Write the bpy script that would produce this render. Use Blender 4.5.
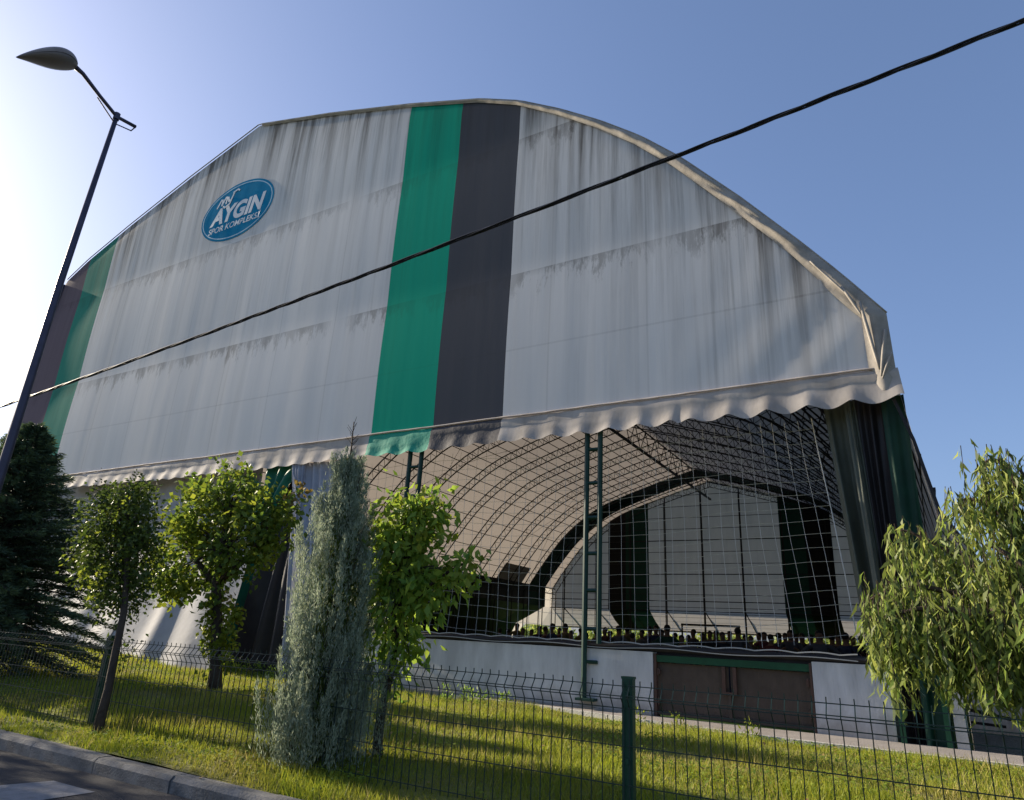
import bpy, bmesh, math, random
import numpy as np
from mathutils import Vector, Matrix, noise

for o in list(bpy.data.objects): bpy.data.objects.remove(o)
SC = bpy.context.scene
COL = SC.collection
R = math.radians
random.seed(5); RNG = np.random.default_rng(5)

# ---------------------------------------------------------------- camera
F, PITCH, ROLL, YAW = 678.0, R(19.25), R(3.1), R(31.4)
CH = 1.25                                   # eye height: seen from a car seat
D = 11.0                                    # distance to the front of the hall
fx, fy = -math.sin(YAW), math.cos(YAW)
_f = Vector((fx*math.cos(PITCH), fy*math.cos(PITCH), math.sin(PITCH)))
_r0 = Vector((math.cos(YAW), math.sin(YAW), 0))
_u0 = Vector((-fx*math.sin(PITCH), -fy*math.sin(PITCH), math.cos(PITCH)))
_r = _r0*math.cos(ROLL) + _u0*math.sin(ROLL)
_u = -_r0*math.sin(ROLL) + _u0*math.cos(ROLL)
cam = bpy.data.cameras.new('camera'); camo = bpy.data.objects.new('camera', cam); COL.objects.link(camo)
camo.matrix_world = Matrix(((_r.x, _u.x, -_f.x, 0), (_r.y, _u.y, -_f.y, 0), (_r.z, _u.z, -_f.z, CH), (0, 0, 0, 1)))
cam.sensor_width = 36; cam.lens = F/1024*36; cam.clip_end = 4000; cam.clip_start = .05
SC.camera = camo
def at(x, y, v):                            # point in the plane Y=v seen at a pixel of the survey photograph
    d = _r*(x-512) - _u*(y-400) + _f*F
    t = v/d.y
    return Vector((d.x*t, v, CH + d.z*t))
def W(u, z, v=D): return (u*D, v, CH + z*D)

# ---------------------------------------------------------------- sky, sun, exposure
SUN_AZ, SUN_EL = R(-91.6), R(22)             # from +Y towards +X
wd = bpy.data.worlds.new('World'); SC.world = wd; wd.use_nodes = True
nt = wd.node_tree; bg = nt.nodes['Background']
sky = nt.nodes.new('ShaderNodeTexSky'); sky.sky_type = 'NISHITA'; sky.sun_disc = False
sky.sun_elevation = SUN_EL; sky.sun_rotation = SUN_AZ
sky.air_density = 1.0; sky.dust_density = 2.0; sky.ozone_density = 5.0; sky.altitude = 200
gm = nt.nodes.new('ShaderNodeGamma'); gm.inputs[1].default_value = .72; nt.links.new(sky.outputs[0], gm.inputs[0])
tn = nt.nodes.new('ShaderNodeMix'); tn.data_type = 'RGBA'; tn.blend_type = 'MULTIPLY'; tn.inputs[0].default_value = 1
tn.inputs[7].default_value = (.94, .94, 1.06, 1); nt.links.new(gm.outputs[0], tn.inputs[6])
nt.links.new(tn.outputs[2], bg.inputs[0]); bg.inputs[1].default_value = .13
sl = bpy.data.lights.new('sun', 'SUN'); sl.energy = 5.0; sl.angle = R(.6); sl.color = (1, .87, .68)
so = bpy.data.objects.new('sun', sl); COL.objects.link(so)
sd = Vector((math.sin(SUN_AZ)*math.cos(SUN_EL), math.cos(SUN_AZ)*math.cos(SUN_EL), math.sin(SUN_EL)))
so.rotation_euler = sd.to_track_quat('Z', 'Y').to_euler(); so.location = sd*60
SC.view_settings.view_transform = 'Standard'; SC.view_settings.look = 'None'
SC.view_settings.gamma = 1; SC.view_settings.use_curve_mapping = False
SC.view_settings.exposure = 1.0

# ---------------------------------------------------------------- materials
def mat(name, col, rough=.7, var=0, vscale=3, spec=.3, metal=0, bump=0, bscale=20, trans=0, tcol=None, stretch=None, col2=None, island=0):
    m = bpy.data.materials.new(name); m.use_nodes = True; n = m.node_tree.nodes; L = m.node_tree.links
    b = n['Principled BSDF']; out = n['Material Output']
    b.inputs['Roughness'].default_value = rough; b.inputs['Metallic'].default_value = metal
    b.inputs['Specular IOR Level'].default_value = spec
    c = (*col, 1); b.inputs['Base Color'].default_value = c
    src = None
    geo = n.new('ShaderNodeNewGeometry')
    vec = geo.outputs['Position']
    if stretch:
        vm = n.new('ShaderNodeVectorMath'); vm.operation = 'MULTIPLY'; vm.inputs[1].default_value = stretch
        L.new(vec, vm.inputs[0]); vec = vm.outputs[0]
    if var or col2 or island:
        mx = n.new('ShaderNodeMix'); mx.data_type = 'RGBA'
        c2 = (*(col2 or [k*(1-var) for k in col]), 1)
        mx.inputs[6].default_value = c; mx.inputs[7].default_value = c2
        if island:
            L.new(geo.outputs['Random Per Island'], mx.inputs[0])
        else:
            nz = n.new('ShaderNodeTexNoise'); nz.inputs['Scale'].default_value = vscale; nz.inputs['Detail'].default_value = 6
            nz.inputs['Roughness'].default_value = .65
            L.new(vec, nz.inputs['Vector'])
            cr = n.new('ShaderNodeMapRange'); cr.inputs[1].default_value = .35; cr.inputs[2].default_value = .68
            L.new(nz.outputs[0], cr.inputs[0]); L.new(cr.outputs[0], mx.inputs[0])
        src = mx.outputs[2]; L.new(src, b.inputs['Base Color'])
    if bump:
        nz = n.new('ShaderNodeTexNoise'); nz.inputs['Scale'].default_value = bscale; nz.inputs['Detail'].default_value = 5
        L.new(vec, nz.inputs['Vector'])
        bp = n.new('ShaderNodeBump'); bp.inputs['Strength'].default_value = bump; bp.inputs['Distance'].default_value = .03
        L.new(nz.outputs[0], bp.inputs['Height']); L.new(bp.outputs[0], b.inputs['Normal'])
    if trans:
        tr = n.new('ShaderNodeBsdfTranslucent'); ms = n.new('ShaderNodeMixShader'); ms.inputs[0].default_value = trans
        tr.inputs[0].default_value = (*(tcol or col), 1)
        if src and not tcol: L.new(src, tr.inputs[0])
        L.new(b.outputs[0], ms.inputs[1]); L.new(tr.outputs[0], ms.inputs[2]); L.new(ms.outputs[0], out.inputs[0])
    return m

def membrane(name, col, trans=.12, dirt=1.0, tcol=None):
    """PVC cloth: welded panels, dirt run-off under the roof edge (attribute td) and under two horizontal girders."""
    m = mat(name, col, rough=.8, spec=.04)
    n = m.node_tree.nodes; L = m.node_tree.links; b = n['Principled BSDF']; out = n['Material Output']
    def math_(op, a, c=None, clamp=False):
        k = n.new('ShaderNodeMath'); k.operation = op; k.use_clamp = clamp
        for i, s in ((0, a), (1, c)):
            if s is None: continue
            if isinstance(s, (int, float)): k.inputs[i].default_value = s
            else: L.new(s, k.inputs[i])
        return k.outputs[0]
    geo = n.new('ShaderNodeNewGeometry'); sx = n.new('ShaderNodeSeparateXYZ'); L.new(geo.outputs['Position'], sx.inputs[0])
    X, Z = sx.outputs[0], sx.outputs[2]
    def nz(sxx, szz, scale=1, detail=5, rough=.6):
        cb = n.new('ShaderNodeCombineXYZ'); L.new(math_('MULTIPLY', X, sxx), cb.inputs[0]); L.new(math_('MULTIPLY', Z, szz), cb.inputs[2])
        t = n.new('ShaderNodeTexNoise'); t.inputs['Scale'].default_value = scale; t.inputs['Detail'].default_value = detail
        t.inputs['Roughness'].default_value = rough; L.new(cb.outputs[0], t.inputs['Vector']); return t.outputs[0]
    def rng(v, a, c, lo=0, hi=1):
        k = n.new('ShaderNodeMapRange'); L.new(v, k.inputs[0])
        for i, s in ((1, a), (2, c), (3, lo), (4, hi)): k.inputs[i].default_value = s
        return k.outputs[0]
    at_ = n.new('ShaderNodeAttribute'); at_.attribute_name = 'td'; td = at_.outputs['Fac']
    streak = rng(nz(2.2, .085, 1, 7, .7), .45, .67)
    streak2 = rng(nz(5.0, .10, 1, 6, .7), .5, .70)
    blot = rng(nz(.35, .25, 1, 4), .4, .62)
    top = math_('POWER', 2.718, math_('MULTIPLY', td, -.42))
    wide = math_('POWER', 2.718, math_('MULTIPLY', td, -.2))
    d1 = math_('MULTIPLY', math_('MULTIPLY', streak, top), 1.0)
    d2 = math_('MULTIPLY', math_('MULTIPLY', streak2, wide), math_('MULTIPLY', blot, .85))
    base = math_('MULTIPLY', rng(nz(.9, .07, 1, 4), .4, .7), .10)
    edge = math_('MULTIPLY', math_('POWER', 2.718, math_('MULTIPLY', td, -1.6)), .35)
    tot = math_('ADD', math_('ADD', d1, d2), math_('ADD', base, edge))
    for zb in (CH+.672*D, CH+1.0*D):
        dz = math_('SUBTRACT', zb, Z)
        wob = rng(nz(3.6, .9, 1, 5, .8), .44, .60, -.12, .42)
        inside = math_('MULTIPLY', math_('GREATER_THAN', dz, 0), rng(math_('SUBTRACT', dz, wob), -.06, .28, 1, 0))
        pres = rng(nz(.45, .0, 1, 3), .36, .52)
        tot = math_('ADD', tot, math_('MULTIPLY', math_('MULTIPLY', inside, pres), (.50 if zb < 10 else .36)))
    # welds between the cloth panels, a lighter or darker cloth from one panel to the next
    px = math_('DIVIDE', X, 2.06); fr = math_('FRACT', math_('ADD', px, 100.37)); fl = math_('FLOOR', math_('ADD', px, 100.37))
    wn = n.new('ShaderNodeTexWhiteNoise'); wn.noise_dimensions = '1D'; L.new(fl, wn.inputs['W'])
    seam = math_('LESS_THAN', math_('ABSOLUTE', math_('SUBTRACT', fr, .5)), .009)
    seam2 = math_('LESS_THAN', math_('ABSOLUTE', math_('SUBTRACT', Z, CH+.508*D)), .02)
    tot = math_('ADD', tot, math_('MULTIPLY', math_('ADD', seam, seam2), .13))
    tot = math_('MULTIPLY', tot, dirt, True)
    lum = rng(wn.outputs['Value'], 0, 1, .93, 1.03)
    hs = n.new('ShaderNodeMix'); hs.data_type = 'RGBA'; hs.inputs[6].default_value = (*col, 1)
    hs.inputs[7].default_value = (col[0]*.22+.02, col[1]*.21+.018, col[2]*.20+.015, 1); L.new(tot, hs.inputs[0])
    vm = n.new('ShaderNodeVectorMath'); vm.operation = 'SCALE'; L.new(hs.outputs[2], vm.inputs[0]); L.new(lum, vm.inputs['Scale'])
    L.new(vm.outputs[0], b.inputs['Base Color'])
    bp = n.new('ShaderNodeBump'); bp.inputs['Strength'].default_value = .12; bp.inputs['Distance'].default_value = .03
    L.new(nz(1.6, .12, 1, 3, .5), bp.inputs['Height']); L.new(bp.outputs[0], b.inputs['Normal'])
    tr = n.new('ShaderNodeBsdfTranslucent'); ms = n.new('ShaderNodeMixShader'); ms.inputs[0].default_value = trans
    if tcol: tr.inputs[0].default_value = (*tcol, 1)
    else: L.new(vm.outputs[0], tr.inputs[0])
    L.new(b.outputs[0], ms.inputs[1]); L.new(tr.outputs[0], ms.inputs[2]); L.new(ms.outputs[0], out.inputs[0])
    return m

M = dict(
 white=membrane('pvc_white', (.82, .80, .78)),
 green_pale=membrane('pvc_green_pale', (.05, .30, .22), dirt=.6), black_pale=membrane('pvc_black_pale', (.19, .15, .175), dirt=.5),  # leftmost green and black stripes, paler than the other pair
 green=membrane('pvc_green', (.012, .40, .255), dirt=.45),
 black=membrane('pvc_black', (.095, .098, .112), dirt=.35),
 roof=mat('pvc_roof', (.46, .45, .43), .6, var=.25, vscale=.5, trans=.25, tcol=(.38, .335, .295)),
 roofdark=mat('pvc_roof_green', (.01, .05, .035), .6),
 patch=mat('dark_grey_area', (.10, .11, .12), .6, trans=.15, tcol=(.2, .2, .2)),
 border=mat('pvc_border', (.44, .40, .35), .8, var=.35, vscale=2.5, bump=.6, bscale=3, trans=.12),
 valw=mat('valance_white', (.60, .55, .50), .75, var=.42, vscale=2.0, bump=.2, bscale=5, trans=.25, tcol=(.7, .52, .42), stretch=(1, 1, .4)),
 valg=mat('valance_green', (.02, .38, .25), .65, var=.2, bump=.4, bscale=6, trans=.2),
 valb=mat('valance_black', (.085, .08, .085), .65, var=.3, bump=.4, bscale=6, trans=.1),
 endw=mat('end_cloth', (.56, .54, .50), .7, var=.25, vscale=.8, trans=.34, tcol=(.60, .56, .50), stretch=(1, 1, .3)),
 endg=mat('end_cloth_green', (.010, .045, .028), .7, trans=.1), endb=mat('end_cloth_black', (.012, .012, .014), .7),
 sheet=mat('grey_sheet', (.44, .44, .45), .75, var=.2, vscale=1.5, bump=.3, bscale=3, trans=.2),
 sheetblue=mat('pale_sheet', (.44, .46, .54), .6, var=.25, vscale=2, bump=.3, bscale=4, trans=.15),
 sheetgreen=mat('green_sheet', (.008, .15, .09), .55, var=.3, bump=.3, bscale=4),
 sheetblack=mat('black_sheet', (.028, .024, .026), .45, var=.3, bump=.3, bscale=4),
 olive=mat('olive_sheet', (.10, .115, .095), .6, var=.25, trans=.05), dkgreen=mat('dark_green_sheet', (.006, .045, .026), .6, var=.3),
 steel=mat('dark_steel', (.022, .02, .022), .55, var=.3, vscale=8), gsteel=mat('green_steel', (.012, .05, .038), .5, var=.3, vscale=10),
 net=mat('net_cord', (.62, .62, .60), .8), rope=mat('rope', (.35, .35, .34), .8),
 wall=mat('painted_wall', (.62, .62, .63), .85, var=.30, vscale=3.2, bump=.25, bscale=30, stretch=(1, 1, .22)),
 plinth=mat('plinth_concrete', (.30, .29, .27), .9, var=.35, vscale=4, bump=.4, bscale=40),
 apron=mat('apron_concrete', (.30, .27, .245), .9, var=.25, vscale=3, bump=.3, bscale=50),
 apronedge=mat('apron_edge', (.55, .53, .48), .9, var=.3, vscale=6, bump=.3, bscale=40),
 gate=mat('gate_brown', (.085, .062, .048), .6, var=.35, vscale=2, bump=.2, bscale=20), gateframe=mat('gate_frame', (.10, .055, .042), .5, var=.3, vscale=6),
 gbeam=mat('beam_green', (.012, .075, .035), .5, var=.3, vscale=6),
 fpost=mat('fence_green', (.008, .055, .032), .45, var=.3, vscale=12), fwire=mat('fence_wire', (.012, .030, .026), .4),
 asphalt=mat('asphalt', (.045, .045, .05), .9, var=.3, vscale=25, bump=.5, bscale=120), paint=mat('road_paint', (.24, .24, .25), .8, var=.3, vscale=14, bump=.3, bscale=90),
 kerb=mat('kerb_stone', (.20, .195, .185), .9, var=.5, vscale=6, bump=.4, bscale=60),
 soil=mat('lawn_soil', (.17, .18, .03), .95, var=0, col2=(.10, .11, .025), vscale=1.6, bump=.8, bscale=22),
 ground=mat('far_ground', (.10, .12, .035), .95, var=.35, vscale=.3), turf=mat('turf', (.05, .12, .02), .9, var=.3, vscale=1),
 blade=mat('grass_blade', (.36, .37, .035), .6, col2=(.19, .25, .02), island=1, trans=.45), dry=mat('dry_blade', (.46, .38, .13), .7, col2=(.30, .27, .07), island=1, trans=.35),
 lampp=mat('lamp_pole', (.075, .07, .11), .45, metal=.3, var=.3, vscale=5), lamph=mat('lamp_head', (.30, .24, .21), .4, var=.3, vscale=4), lampg=mat('lamp_glass', (.16, .13, .12), .3),
 cable=mat('cable_rubber', (.012, .012, .015), .5),
 bark=mat('bark', (.075, .055, .04), .95, var=.45, vscale=14, bump=.8, bscale=35, stretch=(1, 1, .35)),
 logoblue=mat('logo_blue', (.012, .23, .42), .9, var=.15, spec=.02), logowhite=mat('logo_white', (.62, .66, .70), .5), logoring=mat('logo_ring', (.26, .48, .62), .5),
 skin=mat('skin', (.16, .085, .055), .6), hair=mat('hair', (.012, .009, .008), .6),
)

w_n = M['wall'].node_tree.nodes; w_l = M['wall'].node_tree.links; bs = w_n['Principled BSDF']; old = bs.inputs['Base Color'].links[0].from_socket
gp = w_n.new('ShaderNodeNewGeometry'); sp = w_n.new('ShaderNodeSeparateXYZ'); w_l.new(gp.outputs['Position'], sp.inputs[0])
no = w_n.new('ShaderNodeTexNoise'); no.inputs['Scale'].default_value = 2.5; no.inputs['Detail'].default_value = 8; no.inputs['Roughness'].default_value = .7; w_l.new(gp.outputs['Position'], no.inputs['Vector'])
ma = w_n.new('ShaderNodeMath'); ma.operation = 'MULTIPLY_ADD'; w_l.new(no.outputs[0], ma.inputs[0]); ma.inputs[1].default_value = -.9; w_l.new(sp.outputs[2], ma.inputs[2])
mr = w_n.new('ShaderNodeMapRange'); mr.inputs[1].default_value = -.18; mr.inputs[2].default_value = .12; mr.inputs[3].default_value = .55; mr.inputs[4].default_value = 0; w_l.new(ma.outputs[0], mr.inputs[0])
mz = w_n.new('ShaderNodeMix'); mz.data_type = 'RGBA'; w_l.new(mr.outputs[0], mz.inputs[0]); w_l.new(old, mz.inputs[6]); mz.inputs[7].default_value = (.20, .17, .13, 1); w_l.new(mz.outputs[2], bs.inputs['Base Color'])
for nm in ('blade', 'soil'):
    n_ = M[nm].node_tree.nodes; l_ = M[nm].node_tree.links; bs = n_['Principled BSDF']; old = bs.inputs['Base Color'].links[0].from_socket
    gp = n_.new('ShaderNodeNewGeometry'); no = n_.new('ShaderNodeTexNoise'); no.inputs['Scale'].default_value = .9; no.inputs['Detail'].default_value = 5
    l_.new(gp.outputs['Position'], no.inputs['Vector']); mr = n_.new('ShaderNodeMapRange'); mr.inputs[1].default_value = .46; mr.inputs[2].default_value = .66; mr.inputs[4].default_value = .5
    l_.new(no.outputs[0], mr.inputs[0]); mz = n_.new('ShaderNodeMix'); mz.data_type = 'RGBA'; l_.new(mr.outputs[0], mz.inputs[0]); l_.new(old, mz.inputs[6]); mz.inputs[7].default_value = (.24, .19, .06, 1)
    l_.new(mz.outputs[2], bs.inputs['Base Color'])
    for k_ in n_:
        if k_.type == 'BSDF_TRANSLUCENT': l_.new(mz.outputs[2], k_.inputs[0])

# ---------------------------------------------------------------- builders
class MB:
    """collects faces, links them as ONE mesh object"""
    def __init__(s): s.v = []; s.f = []; s.smooth = False
    def add(s, vs, fs):
        n = len(s.v); s.v += [tuple(p) for p in vs]; s.f += [tuple(i+n for i in f) for f in fs]; return s
    def box(s, a, b):
        x0, y0, z0 = a; x1, y1, z1 = b
        return s.add([(x0,y0,z0),(x1,y0,z0),(x1,y1,z0),(x0,y1,z0),(x0,y0,z1),(x1,y0,z1),(x1,y1,z1),(x0,y1,z1)],
                     [(0,3,2,1),(4,5,6,7),(0,1,5,4),(1,2,6,5),(2,3,7,6),(3,0,4,7)])
    def tube(s, pts, r, n=6, cap=True):
        pts = [Vector(p) for p in pts]; k = len(pts)
        rs = r if isinstance(r, (list, tuple)) else [r]*k
        t0 = (pts[1]-pts[0]).normalized()
        a = t0.orthogonal().normalized(); vs = []
        for i, p in enumerate(pts):
            t = ((pts[min(i+1, k-1)]-pts[max(i-1, 0)])).normalized()
            a = (a - t*a.dot(t)); a = a.normalized() if a.length > 1e-6 else t.orthogonal().normalized()
            b = t.cross(a)
            for j in range(n):
                w = 2*math.pi*j/n; vs.append(p + (a*math.cos(w)+b*math.sin(w))*rs[i])
        fs = [(i*n+j, i*n+(j+1) % n, (i+1)*n+(j+1) % n, (i+1)*n+j) for i in range(k-1) for j in range(n)]
        if cap: fs += [tuple(range(n-1, -1, -1)), tuple((k-1)*n+j for j in range(n))]
        return s.add(vs, fs)
    def grid(s, rows):
        n = len(rows[0]); vs = [p for r in rows for p in r]
        return s.add(vs, [(i*n+j, i*n+j+1, (i+1)*n+j+1, (i+1)*n+j) for i in range(len(rows)-1) for j in range(n-1)])
def build(mb, name, m, parent=None, smooth=False, attr=None):
    me = bpy.data.meshes.new(name); base = Vector(parent.get('_base', (0, 0, 0))) if parent else Vector()
    vs = [(p[0]-base.x, p[1]-base.y, p[2]-base.z) for p in mb.v]
    me.from_pydata(vs, [], mb.f)
    if smooth: me.polygons.foreach_set('use_smooth', [True]*len(me.polygons))
    if attr: 
        a = me.attributes.new(attr[0], 'FLOAT', 'POINT'); a.data.foreach_set('value', attr[1])
    me.materials.append(M[m] if isinstance(m, str) else m); me.update()
    o = bpy.data.objects.new(name, me); COL.objects.link(o)
    if parent: o.parent = parent; o['_base'] = tuple(base)
    return o
def fast(name, verts, k, m, parent=None, smooth=False):
    """verts: (N*k,3) array, every k verts one face"""
    me = bpy.data.meshes.new(name); verts = np.asarray(verts, dtype=np.float32)
    if parent: verts = verts - np.array(parent['_base'], dtype=np.float32)
    nf = len(verts)//k
    me.vertices.add(len(verts)); me.vertices.foreach_set('co', verts.ravel())
    me.loops.add(nf*k); me.loops.foreach_set('vertex_index', np.arange(nf*k, dtype=np.int32))
    me.polygons.add(nf); me.polygons.foreach_set('loop_start', np.arange(0, nf*k, k, dtype=np.int32))
    me.polygons.foreach_set('loop_total', np.full(nf, k, dtype=np.int32))
    me.update(calc_edges=True); me.materials.append(M[m] if isinstance(m, str) else m)
    o = bpy.data.objects.new(name, me); COL.objects.link(o)
    if parent: o.parent = parent; o['_base'] = parent['_base']
    return o
def tag(o, label=None, cat=None, group=None, kind=None):
    for k, v in (('label', label), ('category', cat), ('group', group), ('kind', kind)):
        if v: o[k] = v
    return o
def empty(name, loc, label, cat, group=None):
    o = bpy.data.objects.new(name, None); o.location = loc; o.empty_display_size = .2; COL.objects.link(o); o['_base'] = tuple(loc)
    return tag(o, label, cat, group)
def nz(x, y=0, z=0): return noise.noise(Vector((x, y, z)))
def sm(t): t = min(1, max(0, t)); return t*t*(3-2*t)

# ---------------------------------------------------------------- ground, road, lawn
def lawn_z(x, y):
    z = .16 + .32*sm((-11-x)/9)*sm((y-5)/5) + .25*sm((-22-x)/9)*sm((y-9)/5) + .10*sm((y-4)/1.2)*(1-sm((y-8.5)/1.5))
    z += .035*nz(x*.6, y*.6) + .02*nz(x*2.1, y*2.1, 3)
    return z - .02*(1-sm((y-3.8)/.3))
g = MB(); g.add([(-600,-300,-.03),(600,-300,-.03),(600,900,-.03),(-600,900,-.03)], [(0,1,2,3)])
tag(build(g, 'ground', 'ground'), kind='structure')
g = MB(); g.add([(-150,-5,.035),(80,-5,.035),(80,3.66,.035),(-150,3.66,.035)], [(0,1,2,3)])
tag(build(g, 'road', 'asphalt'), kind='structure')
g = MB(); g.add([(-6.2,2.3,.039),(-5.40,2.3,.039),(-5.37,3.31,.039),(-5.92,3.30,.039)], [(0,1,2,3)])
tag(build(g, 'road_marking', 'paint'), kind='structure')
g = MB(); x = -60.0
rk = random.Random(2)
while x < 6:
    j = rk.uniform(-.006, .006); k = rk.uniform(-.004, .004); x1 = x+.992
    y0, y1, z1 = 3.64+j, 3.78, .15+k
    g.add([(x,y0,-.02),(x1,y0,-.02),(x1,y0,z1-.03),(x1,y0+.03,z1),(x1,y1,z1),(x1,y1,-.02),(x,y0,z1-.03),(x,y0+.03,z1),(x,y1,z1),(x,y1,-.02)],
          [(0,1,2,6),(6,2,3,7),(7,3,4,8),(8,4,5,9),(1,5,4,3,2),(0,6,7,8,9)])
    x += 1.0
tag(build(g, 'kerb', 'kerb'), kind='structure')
xs = np.linspace(-45, 9, 271); ys = np.linspace(3.79, 11.02, 60)
g = MB(); g.grid([[(x, y, lawn_z(x, y)) for x in xs] for y in ys]); lawn = build(g, 'lawn', 'soil', smooth=True)
tag(lawn, kind='structure')
g = MB(); g.add([(-44,11.3,.0),(9,11.3,.0),(9,74,.0),(-44,74,.0)], [(0,1,2,3)])
tag(build(g, 'pitch', 'turf'), kind='structure')
def apron_y(x): return 10.85 - .95*sm((x+7.5)/6.5)
g = MB(); rows = []
xx = [-7.6+.4*i for i in range(42)]
top = [(x, apron_y(x)+.012*nz(x*3), .215) for x in xx]; back = [(x, 11.04, .215) for x in xx]; low = [(x, apron_y(x)+.012*nz(x*3), .0) for x in xx]
g.grid([low, top, back])
tag(build(g, 'pavement', 'apron'), kind='structure')

# grass: blades growing through the lawn
def blades(n, xr, yr, h, w, m, name, dens=None, zoff=0.0):
    x = RNG.uniform(*xr, n); y = RNG.uniform(*yr, n)
    if dens is not None: k = dens(x, y); x = x[k]; y = y[k]
    n = len(x)
    z = np.array([lawn_z(a, b) for a, b in zip(x, y)])-.01+zoff
    hh = h*RNG.uniform(.45, 1.25, n)*(1+.5*np.sin(x*1.9+y*3.1)*np.sin(x*.7-y*1.3)); a = RNG.uniform(0, 2*np.pi, n); l = hh*RNG.uniform(.1, .75, n); b = RNG.uniform(0, 2*np.pi, n)
    P = np.zeros((n, 3, 3)); dx = np.cos(a)*w/2; dy = np.sin(a)*w/2
    P[:, 0] = np.stack([x-dx, y-dy, z], 1); P[:, 1] = np.stack([x+dx, y+dy, z], 1)
    P[:, 2] = np.stack([x+np.cos(b)*l, y+np.sin(b)*l, z+hh], 1)
    return P.reshape(-1, 3)
clear = lambda x, y: y < np.array([apron_y(t) if t > -7.7 else 11.5 for t in x])-.02
P = np.concatenate([blades(120000, (-13, 4.5), (3.8, 10.95), .075, .013, None, '', clear),
                    blades(34000, (-8, 1.2), (3.8, 6.4), .07, .008, None, '', None),
                    blades(30000, (-30, -13), (3.8, 11.2), .11, .028, None, '', clear)])
tag(fast('grass', P, 3, 'blade'), kind='stuff')
def patchy(x, y):
    k = np.array([nz(a*.8, b*.8, 7) for a, b in zip(x, y)]); return (k > .02) & clear(x, y)
P = np.concatenate([blades(26000, (-13, 4.5), (3.8, 10.9), .10, .012, None, '', patchy), blades(5000, (-26, -13), (3.8, 11), .14, .026, None, '', patchy)])
tag(fast('dry_grass', P, 3, 'dry'), kind='stuff')

rng = np.random.default_rng(15); n = 60000; x = rng.uniform(-14, 4, n); y = rng.uniform(3.95, 10.9, n)
k = np.array([nz(a*.55+3, b*.9, 4)+.35*nz(a*2.3, b*2.3, 8) for a, b in zip(x, y)]) > .14; k &= clear(x, y); x = x[k]; y = y[k]; n = len(x)
z = np.array([lawn_z(a, b) for a, b in zip(x, y)])+rng.uniform(.02, .08, n)
a = rng.uniform(0, 6.283, n); L_ = rng.uniform(.008, .020, n); c_, s_ = np.cos(a)*L_, np.sin(a)*L_; t_ = rng.normal(size=n)*.4*L_
Q = np.stack([np.stack([x-c_, y-s_, z-t_], 1), np.stack([x-s_*.7, y+c_*.7, z+.004], 1), np.stack([x+c_, y+s_, z+t_], 1), np.stack([x+s_*.7, y-c_*.7, z-.004], 1)], 1).reshape(-1, 3)
M['clover'] = mat('clover_leaf', (.25, .32, .035), .8, col2=(.13, .20, .025), island=1, trans=.4)
tag(fast('clover', Q, 4, 'clover'), kind='stuff')
n = 420; x = rng.uniform(-13, 4, n); y = rng.uniform(3.7, 10, n); z = np.array([lawn_z(a, b) if b > 3.8 else .155 for a, b in zip(x, y)])+rng.uniform(.03, .07, n)*(y > 3.8)
a = rng.uniform(0, 6.283, n); L_ = rng.uniform(.012, .028, n); c_, s_ = np.cos(a)*L_, np.sin(a)*L_; t_ = rng.normal(size=n)*.2*L_
Q = np.stack([np.stack([x-c_, y-s_, z-t_], 1), np.stack([x-s_*.6, y+c_*.6, z+.006], 1), np.stack([x+c_, y+s_, z+t_], 1), np.stack([x+s_*.6, y-c_*.6, z-.002], 1)], 1).reshape(-1, 3)
M['fallen'] = mat('fallen_leaf', (.32, .22, .07), .7, col2=(.16, .09, .035), island=1)
tag(fast('fallen_leaves', Q, 4, 'fallen'), kind='stuff')

# ---------------------------------------------------------------- the hall
UC = -1.545
PS = [0, .303, .593, .806, .914, 1.013, 1.104, 1.186, 1.26, 1.358, 1.443, 1.493, 1.545]
PZ = [1.407, 1.322, 1.23, 1.154, 1.102, 1.038, .971, .902, .827, .71, .60, .532, .456]
def prof(u): return float(np.interp(abs(u-UC), PS, PZ))
def uleft(z): return float(np.interp(z, [.3, .459, .7, .878, 1.084, 1.2], [-2.545, -2.539, -2.529, -2.495, -2.47, -2.44]))
HL = 5.98                                   # far end, in units of D
BAY = (HL-1)/9
hall = empty('sports_hall', (UC*D, D, .1), 'huge arched sports hall of grimy white cloth with green and black stripes', 'sports hall')

def foff(uu, z):
    rip = .010*nz(uu*D*.45, z*D*.12, 1)+.003*nz(uu*D*2.6, z*D*.3, 5)
    bulge = .06*math.sin(math.pi*min(1, max(0, (z-.371)/.31)) if z < .681 else math.pi*((z-.681)/.325 % 1))
    return rip+bulge*.5
def facade(u0, u1, name, m, nzc=46):
    rows = []; td = []
    nu = max(4, int((u1-u0)*D/.22)); zb = .371
    for i in range(nu+1):
        u = u0+(u1-u0)*i/nu; r = []
        zt = prof(max(u, -2.5))-.004
        if u < -2.44: zt = min(zt, 1.12)
        for k in range(nzc+1):
            z = zb+(zt-zb)*k/nzc; uu = max(u, uleft(z)) if u < -2.3 else u
            rip = .010*nz(uu*D*.45, z*D*.12, 1)+.003*nz(uu*D*2.6, z*D*.3, 5)
            bulge = .06*math.sin(math.pi*min(1, max(0, (z-.371)/.31)) if z < .681 else math.pi*((z-.681)/.325 % 1))
            corner = .012*math.exp(-((u+.02)**2*D*D/3+(z-.40)**2*D*D/4))*math.sin((z*D-u*D)*5)
            edge = sm((prof(u)-z)*D/.5)
            r.append((uu*D, D-(rip+bulge*.5+corner)*edge, CH+z*D)); td.append(max(0, (zt-z)*D))
        rows.append(r)
    g = MB(); g.grid(rows)
    return build(g, name, m, hall, smooth=True, attr=('td', td))
tag(facade(-2.545, -2.50, 'front_cloth', 'white', 30))
fc = []
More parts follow.
